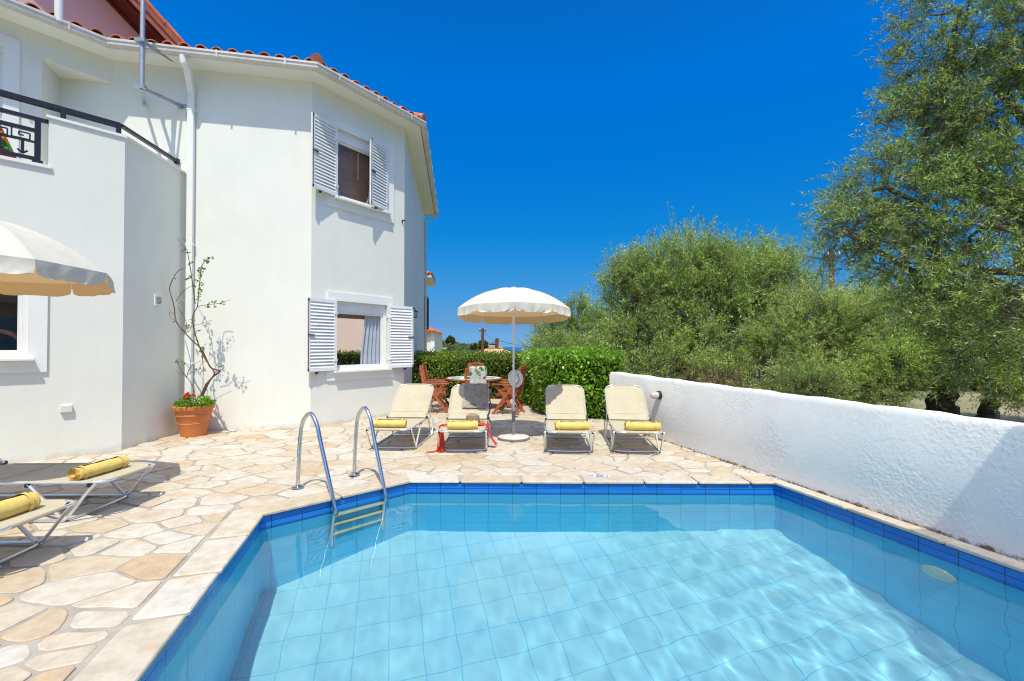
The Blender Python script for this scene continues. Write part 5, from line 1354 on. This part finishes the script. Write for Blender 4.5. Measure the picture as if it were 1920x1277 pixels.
# ================================================================== foliage
def sprays(lobes, ns, nl, L, leaf_l, leaf_w, seed, up=.35, out=.9, shell=.45, gap=0., fruit=0, twig=.004, droop=.0, ang=.9, clumps=0):
    """lobes: (cx, cy, cz, rx, ry, rz). Leafy twigs through the crown volume, denser near its surface."""
    r = np.random.default_rng(seed); lb = np.array(lobes, float)
    wgt = (lb[:, 3] * lb[:, 4] * lb[:, 5]) ** .72; pick = r.choice(len(lb), ns, p=wgt / wgt.sum()); l = lb[pick]
    dirs = r.normal(size=(ns, 3)); dirs /= np.linalg.norm(dirs, axis=1, keepdims=True)
    rad = shell + (1.02 - shell) * r.random((ns, 1)) ** .7
    lump = np.sin(dirs[:, 0] * 5.1 + seed) * np.sin(dirs[:, 2] * 4.3 + seed * 2 + pick) + .6 * np.sin(dirs[:, 1] * 7 + dirs[:, 0] * 6 + pick * 1.7)
    p0 = l[:, :3] + dirs * rad * (1 + .17 * lump[:, None]) * l[:, 3:6]
    if clumps:                                               # pull twigs towards clump centres: light and dark tufts, gaps between
        cc = p0[r.choice(ns, clumps, replace=False)]
        d2 = ((p0[:, None, :] - cc[None]) ** 2).sum(-1) if ns * clumps < 4e6 else None
        if d2 is None: j = np.concatenate([((p0[i:i + 500, None, :] - cc[None]) ** 2).sum(-1).argmin(1) for i in range(0, ns, 500)])
        else: j = d2.argmin(1)
        p0 = p0 + (cc[j] - p0) * r.uniform(.15, .55, (ns, 1))
    if gap:
        s = np.sin(p0[:, 0] * 3.1 + 1) * np.sin(p0[:, 1] * 2.7 + 2) * np.sin(p0[:, 2] * 3.3) + .5 * np.sin(p0[:, 0] * 6.3 + p0[:, 2] * 5.1)
        k = s > -gap; p0, dirs, l = p0[k], dirs[k], l[k]; ns = len(p0)
    d = dirs * out + np.array([0, 0, up]) + r.normal(size=(ns, 3)) * .45; d /= np.linalg.norm(d, axis=1, keepdims=True)
    Ls = L * r.uniform(.5, 1.25, (ns, 1)); bend = r.normal(size=(ns, 3)) * .18 + np.array([0, 0, -droop])
    t = (np.arange(nl) + .6) / nl
    P = p0[:, None] + d[:, None] * (Ls[:, None] * t[None, :, None]) + bend[:, None] * (Ls[:, None] * (t ** 2)[None, :, None])
    tang = d[:, None] + 2 * bend[:, None] * t[None, :, None]
    a = np.cross(d, r.normal(size=(ns, 3))); a /= np.linalg.norm(a, axis=1, keepdims=True); b = np.cross(d, a)
    ph = np.arange(nl) * 2.4 + r.uniform(0, 6.28, (ns, 1))
    rd = a[:, None] * np.cos(ph)[..., None] + b[:, None] * np.sin(ph)[..., None]
    D_ = tang * .75 + rd * ang + r.normal(size=P.shape) * .15
    P, D_ = P.reshape(-1, 3), D_.reshape(-1, 3)
    nb3 = (np.repeat(dirs, nl, 0) * .55 + np.array([0, -.35, .75]))
    vs, k, n = leaf_object('', P, D_, leaf_l, leaf_w, None, nrm=nb3, seed=seed + 1)
    ch_ = [(vs, k, n, 0)]
    if twig:
        w_ = np.cross(d, [0, 0, 1.0]); w_ /= np.linalg.norm(w_, axis=1, keepdims=True) + 1e-9; w2 = np.cross(d, w_)
        e = p0 + d * Ls + bend * Ls; m_ = p0 + d * Ls * .5 + bend * Ls * .25; q0 = p0 - d * Ls * .5
        for ww in (w_, w2):
            tv = np.stack([q0 - ww * twig, q0 + ww * twig, m_ + ww * twig * .6, m_ - ww * twig * .6], 1).reshape(-1, 3); ch_.append((tv.astype(np.float32), 4, ns, 1))
            tv = np.stack([m_ - ww * twig * .6, m_ + ww * twig * .6, e + ww * twig * .2, e - ww * twig * .2], 1).reshape(-1, 3); ch_.append((tv.astype(np.float32), 4, ns, 1))
    if fruit:
        sel = P[r.choice(len(P), fruit)] + r.normal(size=(fruit, 3)) * .01 - np.array([0, 0, .015]); s = .009
        o6 = np.array([[1, 0, 0], [0, 1, 0], [-1, 0, 0], [0, -1, 0], [0, 0, 1.3], [0, 0, -1.3]]) * s
        tri = [(0, 1, 4), (1, 2, 4), (2, 3, 4), (3, 0, 4), (1, 0, 5), (2, 1, 5), (3, 2, 5), (0, 3, 5)]
        fv = (sel[:, None] + o6[None])[:, np.array(tri).ravel()].reshape(-1, 3); ch_.append((fv.astype(np.float32), 3, fruit * 8, 2))
    return ch_
def L_(px, py, rpx, rpy, Y, ry=None):
    c = at(px, py, Y); k = Y / F; return (c.x, c.y, c.z, rpx * k, ry or (rpx + rpy) / 2 * k, rpy * k)
def limb(mb, a, b, r0, r1, wob=.1, n=6, seed=0):
    rr = random.Random(seed); a, b = Vector(a), Vector(b); pts = []
    for i in range(n + 1):
        f = i / n; p = a.lerp(b, f)
        if 0 < i < n: p += Vector((rr.uniform(-1, 1), rr.uniform(-1, 1), rr.uniform(-.5, .5))) * wob * (b - a).length
        pts.append(p)
    pts = smooth_path(pts, 3); m_ = len(pts); mb.tube(pts, [(r0 + (r1 - r0) * (i / (m_ - 1)) ** .8) * (1 + .12 * math.sin(i * 2.3 + seed)) for i in range(m_)], 9); return pts
def tree(name, label, cat, base, lobes, chunks, mats, trunk_r, fork_z, group=None, seed=0, spread=.25, limbs=True):
    t = thing(name, label, cat, base, 0, group); b = Vector(base)
    cr = mesh_from('crown', chunks, mats, t)
    mb = MB(); fk = b + Vector((spread * math.sin(seed), spread * math.cos(seed) * .4, fork_z))
    limb(mb, b + Vector((0, 0, -.25)), fk, trunk_r * 1.75, trunk_r * .85, .07, 5, seed)
    if limbs:
        for i, l in enumerate(lobes):
            c = Vector(l[:3]); pts = limb(mb, fk, c, trunk_r * (.62 if i < 3 else .34), trunk_r * .10, .09, 5, seed + i * 7)
            for j in range(4):
                rr = random.Random(seed + i * 31 + j); e = c + Vector((rr.uniform(-1, 1) * l[3], rr.uniform(-1, 1) * l[4], rr.uniform(-.6, 1) * l[5])) * .8
                limb(mb, pts[-1 - 3 * (j % 3)], e, trunk_r * .12, .006, .08, 4, seed + i * 5 + j)
    mb.v = [tuple(Vector(v) - b) for v in mb.v]
    mb.build('trunk', M_BARK, t, smooth=True); return t
bpy.context.view_layer.update()
OM = [M_OLIVE, M_TWIG, M_FRUIT]; OM3 = [M_OLIVE3, M_TWIG, M_FRUIT]; OM2 = [M_OLIVE2, M_TWIG, M_FRUIT]
# big olive at the right edge, close by
lb3 = [L_(1800, 20, 120, 120, 5.6), L_(1880, 180, 150, 150, 5.4), L_(1765, 250, 110, 130, 5.4), L_(1660, 350, 80, 85, 5.2), L_(1592, 440, 58, 62, 5.0), L_(1700, 470, 120, 75, 5.0), L_(1850, 420, 120, 140, 4.9), L_(1960, 300, 140, 180, 5.0), L_(1800, 550, 120, 55, 4.8), L_(1930, 60, 140, 150, 5.2), L_(1960, 560, 110, 130, 4.2), L_(1740, 130, 70, 90, 5.6), L_(1830, 640, 70, 70, 4.9), L_(1625, 400, 75, 60, 5.1), L_(1570, 480, 45, 32, 5.0), L_(1690, 410, 80, 80, 5.2)]
c3 = sprays(lb3, 5600, 19, .30, .060, .0145, 31, up=.05, shell=.45, gap=.38, fruit=5600, twig=.0035, droop=.15, clumps=300)
tree('olive_tree', 'tall olive tree filling the right edge of the photo, branches leaning over the wall', 'olive tree', (7.4, 5.7, 0), lb3[:10], c3, OM3, .24, 1.5, 'olive trees behind the wall', 3)
# middle left olive
lb1 = [L_(1310, 580, 150, 100, 13), L_(1192, 565, 58, 85, 12.5), L_(1300, 500, 45, 50, 12.8), L_(1220, 525, 55, 45, 12.7), L_(1430, 560, 78, 92, 12.8), L_(1380, 525, 48, 45, 13.4), L_(1470, 515, 30, 42, 13), L_(1160, 520, 30, 40, 12.6), L_(1345, 540, 60, 60, 12.0), L_(1250, 590, 60, 55, 11.9), L_(1300, 660, 185, 70, 12), L_(1460, 640, 80, 80, 12.2), L_(1200, 650, 80, 60, 11.8), L_(1270, 520, 110, 80, 12.8), L_(1380, 540, 90, 90, 12.8), L_(1260, 700, 110, 38, 10.6), L_(1420, 705, 110, 40, 10.2)]
c1 = sprays(lb1, 7600, 18, .50, .084, .026, 41, up=.6, shell=.5, gap=1.1, fruit=4200, twig=.005, clumps=420)
for q_, (ns_, L_s) in enumerate(((110, .75), (420, .5))):
    c1 += sprays([L_(1310, 540, 140, 50, 12.9), L_(1190, 540, 55, 60, 12.6), L_(1305, 485, 35, 30, 13), L_(1450, 525, 60, 50, 13)], ns_, 28, L_s, .09, .025, 45 + q_, up=2.6, out=.5, shell=.9, twig=.006)
tree('olive_tree', 'broad olive tree with upright shoots behind the far end of the low wall', 'olive tree', (5.3, 13.2, -.1), lb1, c1, OM, .2, 1.1, 'olive trees behind the wall', 5)
# middle right, lower and paler
lb2 = [L_(1545, 632, 95, 82, 10.6), L_(1640, 638, 85, 80, 10.4), L_(1500, 665, 70, 62, 10.8), L_(1560, 712, 110, 36, 9.6), L_(1600, 590, 65, 42, 10.8), L_(1690, 620, 55, 50, 10.6), L_(1520, 728, 80, 26, 8.9)]
c2 = sprays(lb2, 5600, 18, .42, .070, .020, 51, up=.55, shell=.55, gap=1.0, fruit=900, twig=.0035, clumps=300)
c2 += sprays([L_(1560, 610, 100, 60, 10.6), L_(1650, 610, 90, 60, 10.4)], 260, 22, .45, .07, .019, 55, up=2.2, out=.5, shell=.9, twig=.004)
tree('olive_tree', 'low dense pale olive tree in the middle behind the low wall', 'olive tree', (7.0, 10.6, -.1), lb2, c2, OM2, .17, .55, 'olive trees behind the wall', 8)
# right, with the gnarled trunk showing over the wall
lb4 = [L_(1750, 650, 100, 55, 8.9), L_(1860, 630, 105, 75, 8.9), L_(1835, 675, 90, 34, 8.4), L_(1690, 690, 55, 35, 8.6), L_(1650, 728, 55, 26, 8.6), L_(1900, 728, 40, 28, 8.0), L_(1935, 690, 60, 60, 8.2), L_(1790, 600, 85, 55, 9.2)]
c4 = sprays(lb4, 4600, 18, .38, .075, .018, 61, up=.3, shell=.5, gap=.9, fruit=2200, twig=.0035, clumps=260)
tr = gnd(1772, 784)
tree('olive_tree', 'olive tree with a thick gnarled trunk visible just above the low wall at right', 'olive tree', (tr.x, tr.y, -.05), lb4, c4, OM, .21, .75, 'olive trees behind the wall', 11, spread=.1)
tr2 = gnd(1834, 790)
lb5 = [L_(1890, 680, 70, 38, 8.6), L_(1830, 650, 60, 45, 9.4), L_(1950, 640, 80, 70, 9.2)]
c5 = sprays(lb5, 1500, 18, .38, .058, .014, 65, up=.3, shell=.25, fruit=500, twig=.0035, clumps=80)
tree('olive_tree', 'slender leaning olive tree right of the gnarled trunk', 'olive tree', (tr2.x, tr2.y, -.05), lb5, c5, OM2, .13, .65, 'olive trees behind the wall', 14, spread=.35)
# olive beyond the hedge, behind the parasol
lb6 = [L_(1030, 628, 36, 34, 19), L_(1085, 605, 45, 48, 19), L_(1140, 625, 55, 55, 18), L_(1060, 650, 75, 22, 17)]
c6 = sprays(lb6, 1900, 18, .5, .10, .028, 71, up=.6, shell=.2, twig=.006, clumps=120)
tree('olive_tree', 'grey green olive tree beyond the hedge, right of the parasol', 'olive tree', (3.0, 19, -.3), lb6, c6, OM, .2, .9, 'olive trees behind the wall', 17)
# farther olives closing the view on the right
for i, (px, py, rx, ry, Y) in enumerate(((1600, 640, 130, 60, 19), (1760, 650, 120, 70, 17), (1900, 620, 120, 110, 16), (1450, 660, 120, 45, 21), (1230, 665, 110, 40, 22))):
    lb = [L_(px, py, rx, ry, Y), L_(px - rx * .5, py + ry * .4, rx * .6, ry * .7, Y - .5), L_(px + rx * .5, py + ry * .3, rx * .6, ry * .7, Y)]
    c = sprays(lb, 1300, 14, .6, .11, .032, 80 + i, up=.5, shell=.2, twig=0, clumps=70)
    b = at(px, py, Y); tree('olive_tree', ['distant olive tree half hidden behind the low pale one', 'distant olive tree glimpsed behind the gnarled trunk', 'distant olive tree at the far right edge of the grove', 'distant olive tree low on the horizon right of the broad one', 'distant olive tree low behind the broad one, near the hedge'][i], 'olive tree', (b.x, b.y, -.1), lb, c, [M_OLIVE2], .2, .9, 'olive trees behind the wall', 20 + i)
# brush pile at the foot of the broad olive
mb = MB(); rr = random.Random(4); bp_ = at(1335, 708, 8.9)
for k in range(130):
    p = Vector((bp_.x + rr.gauss(0, .32), bp_.y + rr.gauss(.2, .2), rr.uniform(.15, .95))); d_ = Vector((rr.gauss(0, 1), rr.gauss(0, .5), rr.uniform(-.2, .9))).normalized(); L = rr.uniform(.2, .6)
    mb.tube(smooth_path([p, p + d_ * L * .5 + Vector((0, 0, .05)), p + d_ * L + Vector((0, 0, -.06))], 3), [.006, .006, .005, .005, .004, .004, .003], 5)
tag(mb.build('dead_branches', M_VINE), 'tangle of bare dead branches just behind the far part of the low wall', 'branches')

# ================================================================== hedges
def hedge(label, faces, core, n, leaf, wid, mat, seed, name='hedge', jitter=.06, group='clipped hedges'):
    t = thing(name, label, 'hedge', (0, 0, 0), 0, group); r = np.random.default_rng(seed); P, D_, NN = [], [], []
    areas = [(Vector(u)).length * (Vector(v)).length for o, u, v, nn in faces]; tot = sum(areas)
    for (o, u, v, nn), a in zip(faces, areas):
        k = int(n * a / tot); f, g = r.random((k, 1)), r.random((k, 1)); p = np.array(o) + f * np.array(u) + g * np.array(v)
        bump_ = .05 * np.sin(p[:, :1] * 4.3 + 1) * np.sin(p[:, 2:3] * 5.1) + .05 * np.sin(p[:, 1:2] * 3.7 + p[:, 2:3] * 2.2)
        p = p + np.array(nn) * (r.normal(0, jitter, (k, 1)) + bump_ - jitter * .5); P.append(p)
        D_.append(np.array(nn) * .7 + r.normal(size=(k, 3)) * .75 + np.array([0, 0, -.25])); NN.append(np.repeat(np.array([nn], float), k, 0) + np.array([0, 0, .5]))
    P, D_, NN = np.concatenate(P), np.concatenate(D_), np.concatenate(NN)
    vs, k, n_ = leaf_object('', P, D_, leaf, wid, None, nrm=NN, seed=seed, ovate=True); mesh_from('foliage', [(vs, k, n_, 0)], [mat], t)
    mb = MB()
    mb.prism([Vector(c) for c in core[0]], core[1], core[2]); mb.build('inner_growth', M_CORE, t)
# right hedge: near face and the side running back
a0, a1, a2_ = P3(.78, 9.75), P3(2.30, 9.30), P3(.28, 12.9)
zt = 1.30
u1 = a1 - a0; n1 = P3(u1.y, -u1.x).normalized(); u2 = a2_ - a0; n2 = P3(-u2.y, u2.x).normalized()
faces = [((*a0.xy, .04), (*u1.xy, 0), (0, 0, zt), tuple(n1)), ((*a0.xy, .04), (*u2.xy, 0), (0, 0, zt), tuple(n2)), ((a0.x, a0.y, zt), (*u1.xy, 0), (*u2.xy, 0), (0, 0, 1))]
ins = [a0 + P3(.16, .12), a1 + P3(-.05, .16), a1 + u2 + P3(-.1, -.1), a2_ + P3(.16, -.05)]
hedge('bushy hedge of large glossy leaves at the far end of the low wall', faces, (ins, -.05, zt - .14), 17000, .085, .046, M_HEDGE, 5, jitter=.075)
# clipped hedge across the back
b0, b1 = P3(-3.6, 13.3), P3(.5, 13.0); u = b1 - b0; nb_ = P3(u.y, -u.x).normalized()
faces = [((*b0.xy, .03), (*u.xy, 0), (0, 0, 1.20), tuple(nb_)), ((b0.x, b0.y, 1.23), (*u.xy, 0), (0, 1.0, 0), (0, 0, 1))]
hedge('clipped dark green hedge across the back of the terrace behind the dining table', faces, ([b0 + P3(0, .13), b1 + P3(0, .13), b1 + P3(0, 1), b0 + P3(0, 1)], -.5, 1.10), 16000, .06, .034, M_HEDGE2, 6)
# part standing in the shade of the villa
c0, c1_ = P3(-2.75, 12.2), P3(-2.0, 12.6); u = c1_ - c0
faces = [((*c0.xy, .03), (*u.xy, 0), (0, 0, 1.22), (u.normalized().y, -u.normalized().x, 0)), ((c1_.x, c1_.y, .03), (.05, .8, 0), (0, 0, 1.22), (1, 0, 0)), ((c0.x, c0.y, 1.24), (*u.xy, 0), (0, 1, 0), (0, 0, 1))]
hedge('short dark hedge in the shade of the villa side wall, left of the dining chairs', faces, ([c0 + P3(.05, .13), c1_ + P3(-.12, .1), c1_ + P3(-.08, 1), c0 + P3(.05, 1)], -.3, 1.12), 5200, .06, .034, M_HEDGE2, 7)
# hedge seen through the villa's far window
e0, e1 = P3(-9.5, 20.5), P3(-4.6, 20.5)
hedge('hedge behind the villa, glimpsed through the lower bay window', [((*e0.xy, -.2), (4.9, 0, 0), (0, 0, 1.45), (0, -1, 0)), ((-9.5, 20.5, 1.25), (4.9, 0, 0), (0, .8, 0), (0, 0, 1))], ([e0 + P3(0, .13), e1 + P3(0, .13), e1 + P3(0, .9), e0 + P3(0, .9)], -.6, 1.15), 7000, .08, .045, M_HEDGE2, 9)
# dry leaves along the edge of the paving
PP_, DD_ = [], []
for _ in range(90): f = random.random(); q = WALL0 + uW * (f * 4.2) + nW * abs(random.gauss(0, .05)); PP_.append((q.x, q.y, .006 + random.random() * .01)); DD_.append((random.uniform(-1, 1), random.uniform(-1, 1), .1))
for _ in range(80): PP_.append((random.uniform(.7, 2.1), 9.2 + random.gauss(0, .12), .008)); DD_.append((random.uniform(-1, 1), random.uniform(-1, 1), .1))
vs, k, n = leaf_object('', PP_, DD_, .035, .014, None, seed=12, ovate=True); o = mesh_from('dry_leaves', [(vs, k, n, 0)], [pm('dry_leaf', (.22, .12, .05), .9, var=.3, scale=9)]); tag(o, kind='stuff')

# ================================================================== beyond the hedge
nh = thing('neighbour_house', 'rose coloured neighbouring house with dark shutters just behind the villa', 'house', (0, 0, 0))
M_ROSE = plaster('pale_rose_render', (.78, .58, .46), bump=.05)
q0 = at(792.5, 650, 26.0); fw = P3(math.cos(R(187)), math.sin(R(187))); us = uS
c0 = P3(q0.x, q0.y); c1_ = c0 + us * 3.2; c2_ = c0 + fw * 9
mb = MB(); mb.prism([c2_, c0, c1_, c2_ + us * 3.2 * 2.2], -2, 5.45); mb.build('wall', M_ROSE, nh)
mb = MB(); ov_ = .55; e = [c2_ + P3(-ov_, -ov_), c0 + P3(ov_, -ov_ * .6), c1_ + P3(ov_, .3), c2_ + us * 7]
mb.prism(e, 5.42, 5.56); mb.build('eave', M_PVC, nh)
mb = MB(); rd_ = c0 + fw * 4 + us * 3; top_ = (rd_.x, rd_.y, 7.4); e2_ = [p + P3(.0, -.02) for p in e]
mb.add([(p.x, p.y, 5.58) for p in e2_] + [top_], [(0, 1, 4), (1, 2, 4), (2, 3, 4), (3, 0, 4)])
for (pa, pb) in ((e2_[0], e2_[1]), (e2_[1], e2_[2])):
    k = int((pb - pa).length / .26)
    for j in range(k): p = pa.lerp(pb, (j + .5) / k); tt = Vector(top_) ; st = Vector((p.x, p.y, 5.62)); mb.tube([st, st.lerp(Vector((tt.x, tt.y, 7.42)), .35)], .10, 7)
mb.build('roof', M_TILE, nh)
for s_ in (.9, 2.2):
    mb = MB(); p = c0 + us * s_ + P3(.03, 0); mb.bar((p.x, p.y, 2.55), (p.x, p.y, 4.5), .36, .06, up=uS); k_ = mb.build('shutter', M_IRON, nh)
chh = thing('cream_house', 'small cream house with an orange tiled roof beyond the rose house', 'house', (0, 0, 0))
Y = 60; k = Y / F; xw = (812 - 960) * k; z_ = lambda py: 1.5 + (650 - py) * k
mb = MB(); mb.prism([P3(xw - 8, Y), P3(xw, Y), P3(xw + .3, Y + 6), P3(xw - 8, Y + 6)], -5, z_(622)); mb.build('wall', plaster('cream_render', (.80, .74, .52), bump=.05), chh)
mb = MB(); mb.bar((xw - .05, Y - .03, -5), (xw - .05, Y - .03, z_(623)), .5, .12, up=(0, 1, 0)); mb.build('corner_pilaster', M_TRIM, chh)
mb = MB(); xe = (820 - 960) * k
b4 = [(xe - 9.5, Y - .7, z_(622)), (xe, Y - .7, z_(622)), (xe, Y + 6.7, z_(622)), (xe - 9.5, Y + 6.7, z_(622))]; t4 = (xe - 4.2, Y + 3, z_(622) + 1.7)
mb.add(b4 + [t4], [(0, 1, 4), (1, 2, 4), (2, 3, 4), (3, 0, 4), (3, 2, 1, 0)])
for j in range(30): p = Vector(b4[0]).lerp(Vector(b4[1]), (j + .5) / 30); mb.tube([p + Vector((0, 0, .05)), p.lerp(Vector(t4), .6)], .12, 6)
mb.build('roof', pm('orange_tile', (.70, .16, .05), .8, var=.15), chh)
def low_house(label, pxl, pxr, pye, pyr, Y, roofm, pxp0, pxp1):
    h = thing('low_house', label, 'house', (0, 0, 0)); k = Y / F; z_ = lambda py: 1.5 + (650 - py) * k; x0, x1 = (pxl - 960) * k, (pxr - 960) * k
    mb = MB(); mb.prism([P3(x0 + .5, Y + .4), P3(x1 - .5, Y + .4), P3(x1 - .5, Y + 6), P3(x0 + .5, Y + 6)], -8, z_(pye)); mb.build('wall', M_WALL, h)
    xp0, xp1 = (pxp0 - 960) * k, (pxp1 - 960) * k; e, r_ = z_(pye), z_(pyr); mb = MB()
    mb.add([(x0, Y, e), (x1, Y, e), (x1, Y + 6.5, e), (x0, Y + 6.5, e), (xp0, Y + 3.2, r_), (xp1, Y + 3.2, r_)], [(0, 1, 5, 4), (1, 2, 5), (2, 3, 4, 5), (3, 0, 4), (3, 2, 1, 0)]); mb.build('roof', roofm, h)
M_TANR = pm('tan_roof', (.66, .40, .18), .9, var=.12, scale=2)
low_house('low house with a wide tan tiled roof showing above the hedge', 884, 972, 665, 654, 62, M_TANR, 908, 940)
low_house('farther low house with a brownish roof beside the leaning utility pole', 908, 944, 653, 647, 150, pm('brown_roof', (.36, .22, .14), .9, var=.2, scale=1), 915, 938)
low_house('tiny white house near the sea, right of the parasol pole', 983, 996, 659, 656, 150, M_TRIM, 985, 993)
M_POLE = pm('creosoted_pole', (.17, .070, .035), .9, var=.25, scale=3)
def upole(label, px, pyt, Y, r, zb, arm=None, lean=0.):
    t0 = at(px, pyt, Y); t = thing('utility_pole', label, 'utility pole', (t0.x, t0.y, zb), 0, 'wooden utility poles'); h_ = t0.z - zb
    mb = MB(); mb.tube([(lean, 0, 0), (0, 0, h_)], [r * 1.25, r], 10); mb.build('post', M_POLE, t, smooth=True)
    if arm:
        mb = MB(); mb.bar((-arm, 0, h_ - .35), (arm, 0, h_ - .35), .12, .14); mb.build('crossarm', M_POLE, t)
        for x in (-arm * .9, -arm * .4, arm * .4, arm * .9): mb = MB(); mb.lathe([(.05, 0), (.07, .08), (.04, .2), (0, .24)], 8, (x, 0, h_ - .28)); mb.build('insulator', M_GALV, t, smooth=True)
    return t0
u_a = upole('dark wooden utility pole with a crossarm above the tan roof', 905, 615, 56, .17, -4, .45)
u_b = upole('grey brown utility pole carrying cables, close left of the parasol pole', 932, 634, 70, .26, -5, None, -.25)
u_c = upole('wooden utility pole rising behind the pale olive tree', 1559, 470, 26, .13, -.3, .5)
def wire(label, a, b, sag, r=.02):
    pts = [a.lerp(b, i / 24) - Vector((0, 0, sag * 4 * (i / 24) * (1 - i / 24))) for i in range(25)]; mb = MB(); mb.tube(pts, r, 5); tag(mb.build('power_cable', M_BLACK), label, 'cable', 'overhead cables')
wire('overhead cable sagging from the utility pole towards the olive trees', u_b + Vector((0, 0, -.3)), at(1130, 664, 64), .5, .035)
wire('overhead cable running left from the utility pole over the hillside', u_b + Vector((0, 0, -.4)), at(806, 655, 66), .6, .03)
wire('overhead cable crossing the sky gap between the two biggest olive trees', at(1420, 540, 22), at(1562, 492, 26), .15, .022)
wire('thin overhead cable between the two utility poles on the hillside', u_a + Vector((0, 0, -.3)), u_b + Vector((0, 0, -.6)), .2, .02)
# trees on the hillside
def hill_tree(label, px, py, rpx, rpy, Y, seed):
    lb = [L_(px, py, rpx, rpy, Y), L_(px - rpx * .6, py + rpy * .5, rpx * .6, rpy * .6, Y), L_(px + rpx * .6, py + rpy * .5, rpx * .6, rpy * .6, Y)]; k = Y / F
    c = sprays(lb, 500, 8, 1.6 * k, 2.2 * k, 1.2 * k, seed, up=.3, shell=.3, twig=0); b = at(px, py + rpy * 1.3, Y)
    tree('round_tree', label, 'tree', (b.x, b.y, b.z), lb, c, [M_PINE], .8 * k, rpy * .5 * k, 'trees on the hillside', seed)
hill_tree('round green tree on the crest of the far hill, beside the cream house', 845, 637, 7, 6, 200, 90)
hill_tree('dark green tree on the far hill behind the utility pole with a crossarm', 905, 646, 8, 7, 150, 91)
hill_tree('dark tree on the far hill left of the crossarm pole', 889, 649, 6, 4, 160, 92)
hill_tree('small dark tree on the far hill just right of the crossarm pole', 924, 650, 6, 4, 160, 93)
r = np.random.default_rng(17); n = 2600; PX = r.uniform(805, 990, n); YY = r.uniform(95, 250, n); f_ = (YY - 95) / 165
ptop = np.interp(PX, [p[0] for p in prof], [p[1] for p in prof]); ZT = 1.5 + (650 - ptop) / F * 260
PZ = -5 + (ZT + 5) * f_ ** 1.5 + r.uniform(0, .6, n); P = np.stack([(PX - 960) / F * YY, YY, PZ], 1)
P = np.repeat(P, 6, 0) + r.normal(size=(n * 6, 3)) * np.array([.7, .7, .35]); vs, k, n_ = leaf_object('', P, r.normal(size=P.shape), .8, .5, None, seed=18)
o = mesh_from('scrub', [(vs, k, n_, 0)], [M_PINE]); tag(o, kind='stuff')
r = np.random.default_rng(27); n = 900; P = np.stack([r.uniform(-6, 3, n), r.uniform(15.2, 46, n), np.zeros(n)], 1); P[:, 2] = [terr_h(x, y) + r.uniform(.1, 1.25) for x, y in P[:, :2]]
P = np.repeat(P, 10, 0) + r.normal(size=(n * 10, 3)) * .3; vs, k, n_ = leaf_object('', P, r.normal(size=P.shape), .16, .09, None, seed=19)
o = mesh_from('undergrowth', [(vs, k, n_, 0)], [M_OLIVE2]); tag(o, kind='stuff')
